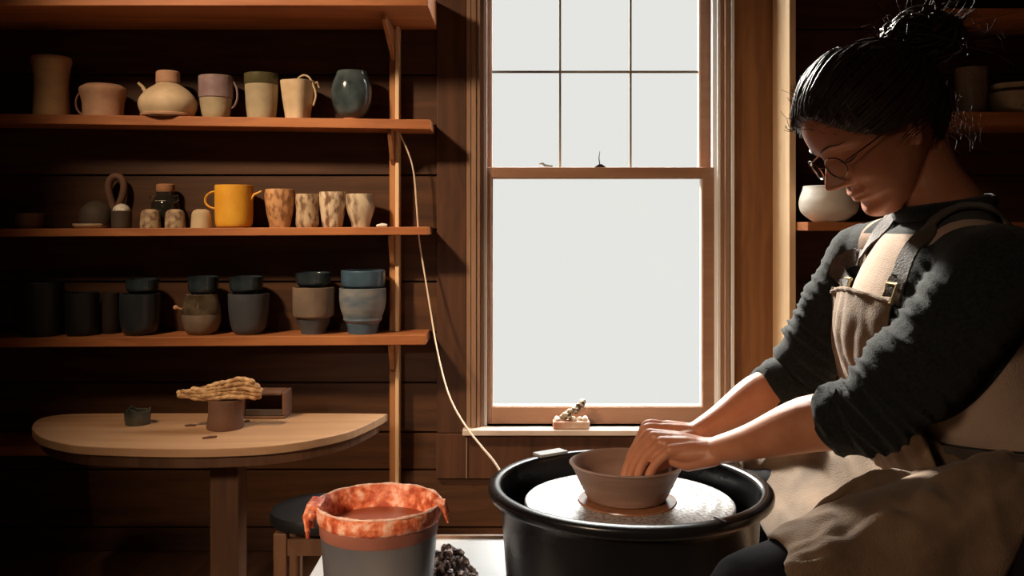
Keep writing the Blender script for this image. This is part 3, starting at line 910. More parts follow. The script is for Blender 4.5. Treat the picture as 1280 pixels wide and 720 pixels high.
# the bowl being thrown
zb0 = bc.z + .0028
br = 71 / F * 1.5
bh = at(0, 578, 1.5).z - zb0
M['bowl'] = noisy('wet grey brown clay', (0.22, 0.125, 0.088), (0.33, 0.20, 0.145), 6, .42, stretch=(1, 1, 6), bump=.15, bscale=30)
bp_ = [(.060, 0), (.0645, .003), (.069, bh * .2), (.077, bh * .48), (.084, bh * .75), (br - .002, bh * .95), (br, bh)]
inn = [(br - .003, bh + .0022), (br - .007, bh - .001), (.077, bh * .72), (.069, bh * .45), (.058, bh * .2), (.03, .010), (0, .008)]
ring_ = lambda a, z: .006 * math.sin(z * 900)
tag(MB().lathe((bc.x, bc.y, zb0), [(0, 0)] + spline(bp_, 4) + spline(inn, 4), 96, jit=ring_).build('clay_bowl', M['bowl']),
    'wet grey-brown clay bowl being thrown on the wheel head', 'bowl')

# ------------------------------------------------------------------ bucket
bk = Vector((at(474, 0, 1.45).x, 1.45, tzw + .001))
zk = at(0, 627, 1.45).z - bk.z
Rk = 78 / F * 1.45
r = empty('slip_bucket', bk, 'translucent grey plastic bucket with an orange clay-smeared rim', 'bucket')
M['bucket'] = noisy('cloudy grey plastic', (0.07, 0.072, 0.08), (0.17, 0.15, 0.145), 5, .35, stretch=(1, 1, .6), detail=3)
M['smear'] = noisy('orange clay smear', (0.42, 0.06, 0.02), (0.92, 0.52, 0.36), 62, .55, detail=8, lo=.38, hi=.66, mid=(0.74, 0.20, 0.08), bump=1.0, bscale=60)
M['smear2'] = noisy('dull red clay film', (0.20, 0.06, 0.035), (0.32, 0.11, 0.07), 10, .6)
M['slipred'] = noisy('red slip', (0.30, 0.07, 0.03), (0.36, 0.09, 0.04), 8, .35)
kp = [(Rk * .76, 0), (Rk * .80, .004), (Rk * .875, zk * .5), (Rk * .93, zk * .80), (Rk * .942, zk - .006), (Rk * .932, zk - .006), (Rk * .865, zk * .5), (Rk * .75, .006)]
MB().lathe(bk, [(0, 0)] + kp + [(0, .006)], 64).build('body', M['bucket'], r)
jk = lambda a, z: .004 * math.sin(7 * a + z * 60) + .005 * math.sin(23 * a + 2 + z * 90) + .006 * math.sin(47 * a + z * 200)
MB().lathe(bk, [(Rk * .945, zk * .875), (Rk * .965, zk * .88), (Rk * .988, zk * .90), (Rk * .995, zk * .95), (Rk * 1.0, zk - .004), (Rk * .995, zk), (Rk * .96, zk + .001),
                (Rk * .92, zk - .005), (Rk * .885, zk * .88), (Rk * .87, zk * .80), (Rk * .86, zk * .66), (Rk * .89, zk * .66)], 120, jit=jk).build('clay_smeared_rim', M['smear'], r)['label'] = 'orange clay crusted over the bucket rim'
MB().tube([bk + Vector((Rk * .982 * math.cos(q * PI / 60), Rk * .982 * math.sin(q * PI / 60), zk + .0005)) for q in range(121)], [.0022 + .0006 * math.sin(q * .7) + random.uniform(-.0004, .0004) for q in range(121)], 6).build('crust_edge', noisy('pale dried clay', (0.62, 0.26, 0.15), (0.90, 0.62, 0.48), 60, .7), r)
MB().lathe(bk, [(Rk * .932, zk * .785), (Rk * .938, zk * .79), (Rk * .95, zk * .878), (Rk * .94, zk * .88)], 64).build('clay_film', M['smear2'], r)
MB().lathe(bk, [(0, zk * .84 - .012), (Rk * .865, zk * .84 - .012), (Rk * .87, zk * .84), (0, zk * .84)], 64).build('liquid_slip', M['slipred'], r)
random.seed(11)
for sg in (-1, 1):
    ear = MB()
    base = bk + Vector((sg * Rk * .99, -.01 if sg < 0 else .0, zk))
    if sg < 0:
        for i in range(8):
            y = -.025 + i * .006
            L_ = random.uniform(.02, .05)
            ear.tube([base + Vector((.008, y, .0)), base + Vector((-.005, y, .001)), base + Vector((-.010, y, -L_ * .4)), base + Vector((-.008 - .003 * math.sin(i), y, -L_))], [.005, .007, .006, .003], 7)
        ear.ball(base + Vector((-.004, -.005, -.010)), (.010, .026, .014), 14, 8)
    else:
        for i in range(4):
            y = -.02 + i * .008
            L_ = random.uniform(.015, .032)
            ear.tube([base + Vector((-.008, y, .001)), base + Vector((.004, y, -.001)), base + Vector((.008, y, -L_ * .5)), base + Vector((.012, y, -L_))], [.004, .005, .003, .0018], 7)
    ear.build('clay_drip', M['smear'], r)

# crumbly clay heap
hp = Vector((at(560, 0, 1.66).x, 1.63, tzw))
heap = MB()
random.seed(5)
me_pts = []
for i in range(230):
    u1, v1 = random.random(), random.random() * 2 * PI
    rr = u1 ** .5
    env = (1 - rr ** 1.6)
    x = rr * math.cos(v1) * .062; y = rr * math.sin(v1) * .075
    skew = 1.0 if x > -.01 else .9
    z = env * .082 * skew * random.uniform(.55, 1.0)
    q = random.uniform(.004, .011)
    z = max(z, q * .5)
    heap.ball(hp + Vector((x, y, z)), (q * random.uniform(.7, 1.4), q * random.uniform(.7, 1.3), q * random.uniform(.5, 1.0)), 7, 5)
heap.lathe(hp, [(0, 0.001), (.056, 0.001), (.045, .025), (.025, .055), (0, .068)], 24)
for v in heap.v:
    n_ = noise.noise(v * 160) * .003
    v.x += n_; v.y += n_ * .7; v.z = max(tzw + .001, v.z + n_)
tag(heap.build('clay_heap', noisy('crumbly brown clay', (0.085, 0.036, 0.024), (0.70, 0.52, 0.44), 75, .6, lo=.50, hi=.58, bump=.8), smooth=False),
    'heap of crumbly dark brown clay beside the bucket', 'clay')

# sill ornament
b5 = Vector((at(714, 0, WY - .03).x, WY - .022, WZ0 + .0005))
r = empty('brick_piece', b5, 'small reddish brick block lying on the window sill', 'brick')
bb = MB().box(b5.x - .058, b5.x + .058, b5.y - .024, b5.y + .022, b5.z, b5.z + .024)
bb.build('block', noisy('pale brick', (0.40, 0.17, 0.11), (0.62, 0.45, 0.36), 14, .8, bump=.6), r, smooth=False, bevel=.004)
pb = MB()
for i in range(26):
    t = random.random()
    q = random.uniform(.006, .011)
    pb.ball(b5 + Vector((-.05 + t * .10 if i % 2 else (-.045 if t < .5 else .045), random.uniform(-.012, .012), .024 + q * .5)), q * .8, 8, 5)
pb.build('plaster_crumb', noisy('pale crumb', (0.5, 0.4, 0.33), (0.8, 0.72, 0.63), 60, .9), r)
cn = MB()
for i in range(60):
    t = random.random()
    p = Vector((-.022 + t * .062, random.uniform(-.012, .012), .034 + t * .044 + random.uniform(-.010, .010)))
    q = random.uniform(.005, .009)
    cn.ball(b5 + p, (q, q, q * .8), 7, 5)
cn.tube([b5 + Vector((-.03, 0, .034)), b5 + Vector((.03, 0, .072))], [.008, .006], 8)
for v in cn.v: v.z = max(v.z, b5.z + .0265)
tag(cn.build('dried_seed_head', noisy('dry scaly brown', (0.05, 0.03, 0.015), (0.62, 0.5, 0.36), 80, .8, lo=.4, hi=.65, bump=.8), smooth=False),
    'knobbly dry seed head tilted on the brick block on the sill', 'seed head')

# cord from the second shelf down to the wheel
cp = [at(500, 168, 2.86), at(510, 190, 2.87), at(517, 215, 2.88), at(521, 260, 2.885), at(524, 300, 2.885), at(532, 350, 2.87), at(540, 400, 2.84),
      at(545, 430, 2.78), at(555, 474, 2.66), at(566, 505, 2.5), at(583, 534, 2.3), at(600, 556, 2.1), at(621, 582, 1.86), at(634, 612, 1.74), at(640, 655, 1.78)]
sp_ = spline([tuple(p) for p in cp], 8)
tag(MB().tube(sp_, .0026, 8).build('power_cord', mat('cream cord', (0.80, 0.62, 0.45), .5)), 'thin cream cord hanging from the second shelf down to the wheel', 'cord')
# ------------------------------------------------------------------ the potter
def remesh(mb, voxel, smooth_iter=4, fac=.5):
    """fuse overlapping closed shells into one continuous surface"""
    me = bpy.data.meshes.new('tmp')
    me.from_pydata([tuple(v) for v in mb.v], [], mb.f)
    bm = bmesh.new(); bm.from_mesh(me); bmesh.ops.recalc_face_normals(bm, faces=bm.faces); bm.to_mesh(me); bm.free()
    o = bpy.data.objects.new('tmp', me); COL.objects.link(o)
    r_ = o.modifiers.new('r', 'REMESH'); r_.mode = 'VOXEL'; r_.voxel_size = voxel; r_.adaptivity = 0
    if smooth_iter:
        s_ = o.modifiers.new('s', 'SMOOTH'); s_.iterations = smooth_iter; s_.factor = fac
    dg = bpy.context.evaluated_depsgraph_get()
    m2 = bpy.data.meshes.new_from_object(o.evaluated_get(dg), depsgraph=dg)
    bpy.data.objects.remove(o, do_unlink=True); bpy.data.meshes.remove(me)
    return m2


def mesh_co(me):
    a = np.empty(len(me.vertices) * 3, np.float32); me.vertices.foreach_get('co', a); return a.reshape(-1, 3)


def mesh_no(me):
    a = np.empty(len(me.vertices) * 3, np.float32); me.vertices.foreach_get('normal', a); return a.reshape(-1, 3)


def set_co(me, a):
    me.vertices.foreach_set('co', a.astype(np.float32).ravel()); me.update()


def finish(me, name, mats, parent, shade=True):
    me.name = name
    me.materials.clear()
    for m_ in (mats if isinstance(mats, list) else [mats]): me.materials.append(m_)
    o0 = world_loc(parent)
    me.transform(Matrix.Translation(-o0))
    if shade: me.shade_smooth()
    o = bpy.data.objects.new(name, me); COL.objects.link(o); o.parent = parent
    return o


A = at
# joints
SHn, ELn, WRn = A(1236, 338, 1.25), A(1086, 514, 1.29), A(896, 563, 1.43)
SHf, ELf, WRf = A(1083, 322, 1.58), A(992, 472, 1.62), A(872, 541, 1.565)
PEL = Vector((.79, 1.41, .61)); WAI = Vector((.745, 1.41, .72)); CHE = Vector((.655, 1.405, .89)); UPC = Vector((.660, 1.405, .985)); NEB = Vector((.672, 1.405, 1.06))
HD = A(1093, 162, 1.405)            # head centre
PITCH, YAW, HS = math.radians(37), math.radians(6), 1.06
fwd = Vector((-math.cos(PITCH) * math.cos(YAW), -math.cos(PITCH) * math.sin(YAW), -math.sin(PITCH)))
lef = Vector((math.sin(YAW), -math.cos(YAW), 0)).normalized()
upv = fwd.cross(lef).normalized()
if upv.z < 0: upv = -upv
def H(x, y, z):
    """head space: x towards the face, y to her left, z to the crown"""
    return HD + (fwd * x + lef * y + upv * z) * HS

def interp(tab, z):
    zs = [t[0] for t in tab]; vs = [t[1] for t in tab]
    # smooth (Catmull) interpolation over ascending z
    if z <= zs[0]: return vs[0]
    if z >= zs[-1]: return vs[-1]
    for i in range(len(zs) - 1):
        if zs[i] <= z <= zs[i + 1]:
            t = (z - zs[i]) / (zs[i + 1] - zs[i])
            m0 = (vs[i + 1] - vs[max(i - 1, 0)]) / (zs[i + 1] - zs[max(i - 1, 0)])
            m1 = (vs[min(i + 2, len(zs) - 1)] - vs[i]) / (zs[min(i + 2, len(zs) - 1)] - zs[i])
            h = zs[i + 1] - zs[i]
            return (2*t**3 - 3*t*t + 1) * vs[i] + (t**3 - 2*t*t + t) * h * m0 + (-2*t**3 + 3*t*t) * vs[i + 1] + (t**3 - t*t) * h * m1

FRONT = [(-.112, .050), (-.106, .066), (-.096, .077), (-.086, .0795), (-.074, .0745), (-.066, .079), (-.056, .081), (-.045, .080), (-.03, .083), (-.010, .0825), (.008, .083), (.022, .0885), (.045, .088), (.065, .080), (.085, .061), (.10, .037), (.112, .004)]
HALF = [(-.112, .012), (-.104, .025), (-.09, .041), (-.07, .053), (-.05, .061), (-.03, .067), (-.01, .070), (.02, .0725), (.05, .0735), (.075, .066), (.095, .047), (.106, .028), (.112, .006)]
BACK = [(-.112, .030), (-.104, .012), (-.09, -.012), (-.07, -.036), (-.05, -.062), (-.03, -.08), (0, -.093), (.03, -.097), (.06, -.090), (.085, -.068), (.10, -.042), (.112, -.004)]
def g_(x, s): return math.exp(-(x / s) ** 2)
def head_point(a, z, grow=0.0):
    f, h, b_ = interp(FRONT, z) + grow, interp(HALF, z) + grow, interp(BACK, z) - grow
    ca, sa = math.cos(a), math.sin(a)
    xc = b_ + (f - b_) * .46
    ax = (f - xc) if ca > 0 else (xc - b_)
    e = .88 if ca > 0 else 1.0
    cx_ = math.copysign(abs(ca) ** e, ca); sx_ = math.copysign(abs(sa) ** .95, sa)
    x = xc + ax * cx_; y = h * sx_
    if grow == 0.0 and ca > 0:
        ay = abs(y)
        # nose
        if -.042 < z < .02:
            nz = interp([(-.042, 0), (-.037, .010), (-.031, .0245), (-.024, .0275), (-.012, .0195), (0, .010), (.012, .003), (.02, 0)], z)
            nw = interp([(-.042, .013), (-.032, .0135), (-.02, .0105), (0, .0085), (.02, .009)], z)
            x += nz * g_(y, nw)
            x += .006 * g_(ay - .0125, .006) * g_(z + .033, .007)
        # eye sockets, lids, brow, cheeks, lips
        x -= .0120 * g_(ay - .031, .017) * g_(z - .004, .013)
        x += .0075 * g_(ay - .031, .0115) * g_(z - .001, .0085)
        x += .0035 * g_(ay - .03, .022) * g_(z - .021, .007)
        x += .0060 * g_(ay - .044, .018) * g_(z + .028, .018)
        x -= .0035 * g_(ay - .026, .004) * g_(z + .047, .014)
        lw = g_(y, .023)
        x += .0055 * lw * g_(z + .0545, .0048)
        x += .0060 * lw * g_(z + .0665, .0055)
        x -= .0050 * g_(y, .022) * g_(z + .0602, .0022)
        x -= .0025 * g_(y, .02) * g_(z + .0765, .0055)
        x -= .002 * g_(y, .004) * g_(z + .046, .006)
        x += .002 * g_(y, .014) * g_(z + .093, .01)
    return x, y

body = MB()
# head shell
nA, nZ = 128, 150
vs, fs = [], []
for j in range(nZ):
    z = -.112 + .224 * (0.5 - 0.5 * math.cos(PI * (0.03 + .94 * j / (nZ - 1)))) if False else -.1118 + .2236 * j / (nZ - 1)
    for i in range(nA):
        u = i / nA * 2 * PI
        # denser sampling around the face
        a = u - .35 * math.sin(u)
        x, y = head_point(a, z)
        vs.append(H(x, y, z))
for j in range(nZ - 1):
    for i in range(nA):
        i2 = (i + 1) % nA
        fs.append((j * nA + i, j * nA + i2, (j + 1) * nA + i2, (j + 1) * nA + i))
fs.append(tuple(range(nA))[::-1]); fs.append(tuple((nZ - 1) * nA + i for i in range(nA)))
body.add(vs, fs)
# ears
for sg in (-1, 1):
    pts = [(-.006, -.024), (-.012, -.012), (-.021, .004), (-.024, .020), (-.017, .031), (-.006, .031), (.001, .022), (.002, .010)]
    P = [H(x - .004, sg * (.071 + .010 * (1 if k in (2, 3, 4) else .4)), z - .008) for k, (x, z) in enumerate(pts)]
    body.tube(spline([tuple(p) for p in P], 3), .0042, 8)
    body.tube([H(-.008, sg * .070, -.022), H(-.014, sg * .073, 0), H(-.012, sg * .074, .015)], [.007, .009, .008], 10, flat=.5)
    body.ball(H(-.006, sg * .073, -.033), .0065, 10, 8)
# neck
nk = [NEB + Vector((.02, 0, -.05)), NEB + Vector((.0, 0, .0)), HD * .42 + NEB * .58 + Vector((.012, 0, .0)), H(-.035, 0, -.045), H(-.03, 0, -.01)]
body.tube(spline([tuple(p) for p in nk], 4), [.062 - .014 * min(1, i / 10) for i in range(17)], 28)
# torso, hips
def limb(mb, pts, rads, n=24, k=5, up=None):
    data = spline([tuple(p) + (r if isinstance(r, tuple) else (r, r)) for p, r in zip(pts, rads)], k)
    mb.tube([d[:3] for d in data], [(d[3], d[4]) for d in data], n, up=up)
UPX = (1, 0, 0)
def torso(mb, g0):
    # frames with up=X: first radius along Y (width), second along X (depth)
    limb(mb, [PEL + Vector((0, 0, -.03)), PEL + Vector((-.01, 0, .05)), WAI + Vector((0, 0, .02)), CHE + Vector((.02, 0, -.06)), CHE + Vector((-.005, 0, .0)), UPC, NEB + Vector((0, 0, -.03))],
         [(.165 + g0, .115 + g0), (.155 + g0, .115 + g0), (.135 + g0, .105 + g0), (.145 + g0, .115 + g0), (.150 + g0, .122 + g0), (.145 + g0, .095 + g0), (.075 + g0, .065 + g0)], 40, 5, up=UPX)
torso(body, -.006)
for S_ in (SHn, SHf):
    limb(body, [NEB + Vector((0, (S_.y - NEB.y) * .2, -.035)), (NEB + S_) / 2 + Vector((0, 0, -.02)), S_ + Vector((0, 0, -.005))], [.045, .048, .050])
# arms
def arm(mb, S_, E_, W_, r, g0=0.0, upto=1.0):
    mid = (S_ + E_) / 2; fm = E_ * .62 + W_ * .38 + Vector((0, 0, .004)); f2 = E_ * .25 + W_ * .75
    limb(mb, [S_, mid, E_, fm, f2, W_], [(r[0], r[0]), (r[1], r[1]), (r[2], r[2]), (r[3], r[3]), (r[4], r[4] * .86), (r[5], r[5] * .78)], 24)
arm(body, SHn, ELn, WRn, (.050, .047, .041, .0405, .031, .0265))
arm(body, SHf, ELf, WRf, (.048, .043, .037, .037, .030, .0255))
# legs
HPn, KNn, ANn = Vector((.79, 1.32, .610)), Vector((.305, 1.150, .580)), Vector((.40, 1.115, .085))
HPf, KNf, ANf = Vector((.79, 1.50, .595)), Vector((.47, 1.755, .525)), Vector((.52, 1.76, .085))
for h_, k_, a_ in ((HPn, KNn, ANn), (HPf, KNf, ANf)):
    limb(body, [h_, (h_ + k_) / 2 + Vector((0, 0, .008)), k_], [.092, .078, .056])
    limb(body, [k_, k_ * .65 + a_ * .35 + Vector((.012, 0, 0)), a_], [.054, .050, .034])
    limb(body, [a_ + Vector((.03, 0, -.028)), a_ + Vector((-.05, 0, -.032)), a_ + Vector((-.15, 0, -.058))], [(.032, .036), (.036, .032), (.034, .018)])

# hands -- every finger its own chain, rooted in the palm
def finger(mb, pts, r0, r1):
    P = spline([tuple(p) for p in pts], 4)
    n_ = len(P)
    rad = []
    for i in range(n_):
        t = i / (n_ - 1)
        r = r0 + (r1 - r0) * t
        for kk in range(1, len(pts) - 1):      # knuckle swell
            r += .0009 * math.exp(-((i - kk * 4) / 1.4) ** 2)
        rad.append(r)
    mb.tube(P, rad, 12)

dY = .012
near = {  # MCP, PIP, DIP, TIP
    'index':  [(812, 543, 1.487), (796, 562, 1.500), (786, 580, 1.506), (779, 597, 1.506)],
    'middle': [(817, 546.5, 1.466), (801, 567, 1.478), (791, 585, 1.484), (786, 602, 1.484)],
    'ring':   [(826, 553.5, 1.447), (809, 571, 1.456), (799, 589, 1.462), (796, 604, 1.464)],
    'pinky':  [(838, 563, 1.432), (822, 577, 1.439), (812, 592, 1.444), (809, 604, 1.447)]}
rr = {'index': (.0092, .0066), 'middle': (.0094, .0068), 'ring': (.0088, .0063), 'pinky': (.0080, .0056)}
for kx, chain in near.items():
    P = [A(*c_) for c_ in chain]
    w_ = WRn + (P[0] - WRn) * .12 + Vector((0, (P[0].y - WRn.y) * .25, 0))
    body.tube([w_, (w_ + P[0]) / 2 + Vector((0, 0, .002)), P[0]], [.0135, .0128, .0102], 12)
    finger(body, P, *rr[kx])
# palm body
mi_, mp_ = A(*near['index'][0]), A(*near['pinky'][0])
body.tube([WRn, WRn * .45 + (mi_ + mp_) * .275 + Vector((0, 0, -.006)), (mi_ + mp_) / 2 + Vector((.014, 0, -.008))], [(.024, .019), (.030, .017), (.030, .012)], 20,
          up=((mi_ - mp_).cross(WRn - mi_)).normalized())
# heel of the hand on the little-finger side
body.tube([WRn + Vector((-.008, -.012, -.008)), A(858, 578, 1.438), A(843, 576, 1.440)], [.014, .0145, .010], 14)
body.tube([A(882, 566, 1.455), A(856, 572, 1.495), A(832, 578, 1.508), A(812, 590, 1.506)], [.014, .0125, .0098, .0076], 12)   # thumb, on the far side
far = {
    'index':  [(829, 536, 1.553), (808, 535.5, 1.548), (800.5, 553, 1.541), (792, 570, 1.535)],
    'middle': [(831, 532.5, 1.570), (809, 531, 1.566), (799, 550, 1.556), (788, 568, 1.549)],
    'ring':   [(834, 532, 1.585), (813, 533, 1.580), (800, 551, 1.566), (786, 573, 1.558)],
    'pinky':  [(838, 533, 1.598), (820, 536, 1.590), (805, 551, 1.573), (793, 566, 1.563)]}
for kx, chain in far.items():
    P = [A(*c_) for c_ in chain]
    w_ = WRf + (P[0] - WRf) * .12 + Vector((0, (P[0].y - WRf.y) * .25, 0))
    body.tube([w_, (w_ + P[0]) / 2, P[0]], [.0130, .0120, .0098], 12)
    finger(body, P, rr[kx][0] * .95, rr[kx][1] * .95)
mi2, mp2 = A(*far['index'][0]), A(*far['pinky'][0])
body.tube([WRf, WRf * .45 + (mi2 + mp2) * .275 + Vector((0, 0, -.005)), (mi2 + mp2) / 2 + Vector((.012, 0, -.006))], [(.023, .018), (.027, .016), (.027, .011)], 20,
          up=((mi2 - mp2).cross(WRf - mi2)).normalized())
body.tube([A(866, 546, 1.55), A(846, 549, 1.533), A(826, 551, 1.527), A(808, 563, 1.525)], [.013, .0115, .0092, .0074], 12)    # thumb, near side

me_body = remesh(body, .0023, 3, .45)
M['skin'] = noisy('skin', (0.50, 0.19, 0.095), (0.60, 0.26, 0.14), 30, .42, lo=.3, hi=.7, bump=.10, bscale=260, sss=.12, spec=.45)
person = empty('person', (HPn.x, PEL.y, 0.0), 'person with dark hair in a bun, glasses and brown apron, hands in the bowl', 'person')
skin = finish(me_body, 'body', M['skin'], person)

# ---------------- sweater (continuous, cut off at hem, cuffs and collar)
sw = MB()
torso(sw, .008)
for S_ in (SHn, SHf):
    limb(sw, [NEB + Vector((0, (S_.y - NEB.y) * .25, -.035)), (NEB + S_) / 2 + Vector((0, 0, -.016)), S_ + Vector((.0, 0, -.005))], [.056, .060, .062])
CUn = ELn * .83 + WRn * .17; CUf = ELf * .80 + WRf * .20
limb(sw, [SHn + Vector((.01, 0, 0)), (SHn + ELn) / 2 + Vector((.018, 0, .0)), ELn + Vector((.012, 0, .006)), CUn + Vector((.0, 0, .002))], [(.068, .066), (.068, .068), (.062, .060), (.047, .047)])
limb(sw, [SHf + Vector((-.004, 0, 0)), (SHf + ELf) / 2 + Vector((.0, 0, .0)), ELf + Vector((.004, 0, .004)), CUf], [(.062, .060), (.057, .057), (.050, .050), (.042, .042)])
me_sw = remesh(sw, .0042, 3, .5)
co_, no_ = mesh_co(me_sw), mesh_no(me_sw)

def along(p, a_, b_):
    ab = np.array(b_ - a_); L2 = ab @ ab
    t = ((p - np.array(a_)) @ ab) / L2
    q = np.array(a_) + np.outer(np.clip(t, 0, 1), ab)
    return t, np.linalg.norm(p - q, axis=1), q
disp = np.zeros(len(co_))
for S_, E_, seed in ((SHn, ELn, 0.0), (SHf, ELf, 5.0)):
    t, d, q = along(co_, S_, E_)
    wgt = np.clip(1.6 - d / .06, 0, 1) * np.clip((t + .05) * 3, 0, 1)
    side = co_ - q
    for i in np.nonzero(wgt > .02)[0]:
        p = co_[i]
        n1 = noise.noise(Vector((t[i] * 17 + side[i][2] * 16 + seed, side[i][0] * 10, side[i][1] * 9)))
        n2 = noise.noise(Vector((t[i] * 38 + side[i][2] * 25 + seed, side[i][0] * 20, side[i][1] * 18)))
        amp = .006 + .0035 * min(1, max(0, t[i] - .35) * 2)
        disp[i] += wgt[i] * (amp * (1 - abs(n1) * 3.0) + .0035 * n2 * 1.6)
tors = np.clip(1 - disp * 200, 0, 1)
for i in range(len(co_)):
    p = co_[i]
    disp[i] += .0025 * noise.noise(Vector((p[0] * 14, p[1] * 10, p[2] * 26)))
    if disp[i] < 0: disp[i] *= .6
set_co(me_sw, co_ + no_ * disp[:, None])
M['knit'] = noisy('charcoal knit', (0.010, 0.012, 0.012), (0.024, 0.027, 0.026), 220, .9, lo=.3, hi=.7, bump=.5, bscale=500, sheen=.12, spec=.1)
M['twotone'] = noisy('charcoal and cream knit', (0.010, 0.012, 0.012), (0.024, 0.027, 0.026), 220, .9, lo=.3, hi=.7, bump=.5, bscale=500, sheen=.12, spec=.1)
nt = M['twotone'].node_tree
b_ = nt.nodes['Principled BSDF']
src = b_.inputs['Base Color'].links[0].from_socket
at_ = nt.nodes.new('ShaderNodeAttribute'); at_.attribute_name = 'cream_panel'
rmp = ramp(nt, [(.47, (0, 0, 0)), (.53, (1, 1, 1))])
nt.links.new(at_.outputs['Fac'], rmp.inputs[0])
mxc = N(nt, 'ShaderNodeMix', data_type='RGBA')
nt.links.new(rmp.outputs[0], mxc.inputs[0]); nt.links.new(src, mxc.inputs[6]); mxc.inputs[7].default_value = (0.50, 0.36, 0.27, 1)
nt.links.new(mxc.outputs[2], b_.inputs['Base Color'])
o0 = world_loc(person)
W_ = mesh_co(me_sw).astype(float)
def smin(a_, b__): return np.minimum(a_, b__)
tn, dn, _ = along(W_, SHn, ELn); tf, df, _ = along(W_, SHf, ELf)
tf2, df2, _ = along(W_, ELf, CUf); tn2, dn2, _ = along(W_, ELn, CUn)
# signed distance to the dark areas (negative inside)
dark = smin(smin(dn - .098, df - .080), smin(df2 - .075, dn2 - .088))
yoke = np.maximum(.935 - W_[:, 2], np.minimum(W_[:, 1] - 1.335, .70 - W_[:, 0]) * 1.0)
yoke = np.maximum(.935 - W_[:, 2], np.minimum(W_[:, 1] - 1.335, 9) )
yoke2 = np.maximum(.935 - W_[:, 2], .70 - W_[:, 0])
dark = smin(dark, smin(yoke, yoke2))
dark = smin(dark, np.maximum(1.035 - W_[:, 2], np.abs(W_[:, 1] - NEB.y) - .11))
bdir = np.array(Vector((.30, .62, .72)).normalized())
bt = (W_ - np.array(SHn)) @ bdir
bandd = np.maximum(np.abs(bt - .061) - .012, W_[:, 1] - 1.345)
val = np.maximum(dark, -bandd)
val = np.minimum(val, W_[:, 2] - .735)
sweater = finish(me_sw, 'sweater', M['twotone'], person)
att = me_sw.attributes.new('cream_panel', 'FLOAT', 'POINT')
att.data.foreach_set('value', np.clip(.5 + val / .02, 0, 1).astype(np.float32))
# collar roll and rolled cuffs
cr = MB()
ring = []
for i in range(40):
    a_ = 2 * PI * i / 40
    ring.append(NEB + Vector((-.012 + .062 * math.cos(a_), .062 * math.sin(a_), .014 + .010 * math.cos(a_ ) )))
vsr, fsr = [], []
tubep = ring + [ring[0], ring[1]]
cr.tube(tubep, .013, 10, caps=False)
cr.build('collar', M['knit'], sweater)
for nm, C_, d_, r_ in (('cuff', CUn, (WRn - ELn).normalized(), .043), ('cuff', CUf, (WRf - ELf).normalized(), .039)):
    cb = MB()
    s_, u_, t_ = frames([C_ - d_ * .02, C_ + d_ * .02])[0]
    prof = [(-.020, 1.16), (-.012, 1.22), (.002, 1.18), (.010, 1.20), (.018, 1.08), (.020, .98), (.012, .95), (-.018, .98)]
    vs, fs = [], []
    n_ = 48
    for (l_, q_) in prof:
        for i in range(n_):
            a_ = 2 * PI * i / n_
            w_ = 1 + .035 * math.sin(5 * a_ + l_ * 150) + .02 * math.sin(9 * a_ + l_ * 300)
            vs.append(C_ + d_ * (l_ + .003 * math.sin(3 * a_)) + (s_ * math.cos(a_) + u_ * math.sin(a_)) * r_ * q_ * w_)
    for j in range(len(prof)):
        j2 = (j + 1) % len(prof)
        for i in range(n_):
            i2 = (i + 1) % n_
            fs.append((j * n_ + i, j * n_ + i2, j2 * n_ + i2, j2 * n_ + i))
    cb.add(vs, fs).build(nm, M['knit'], sweater)

# ---------------- trousers and shoes
tr2 = MB()
limb(tr2, [PEL + Vector((.01, 0, .02)), PEL + Vector((.012, 0, -.03))], [(.178, .125), (.180, .128)], 36, 5, up=UPX)
for h_, k_, a_ in ((HPn, KNn, ANn), (HPf, KNf, ANf)):
    limb(tr2, [h_, (h_ + k_) / 2 + Vector((0, 0, .008)), k_], [.100, .086, .064])
    limb(tr2, [k_, k_ * .65 + a_ * .35 + Vector((.012, 0, 0)), a_ + Vector((0, 0, .03))], [.063, .060, .048])
me_tr = remesh(tr2, .006, 3, .5)
c2_, n2_ = mesh_co(me_tr), mesh_no(me_tr)
dd = np.array([.005 * noise.noise(Vector((p[0] * 12, p[1] * 12, p[2] * 12))) for p in c2_])
set_co(me_tr, c2_ + n2_ * dd[:, None])
finish(me_tr, 'trousers', noisy('black trousers', (0.006, 0.006, 0.008), (0.014, 0.012, 0.016), 40, .9, spec=.15), person)
for a_ in (ANn, ANf):
    limb_ = MB()
    limb(limb_, [a_ + Vector((.035, 0, -.030)), a_ + Vector((-.05, 0, -.034)), a_ + Vector((-.165, 0, -.055))], [(.040, .044), (.044, .040), (.042, .024)])
    for v in limb_.v: v.z = max(v.z, .004)
    limb_.build('shoe', M['black'], person)

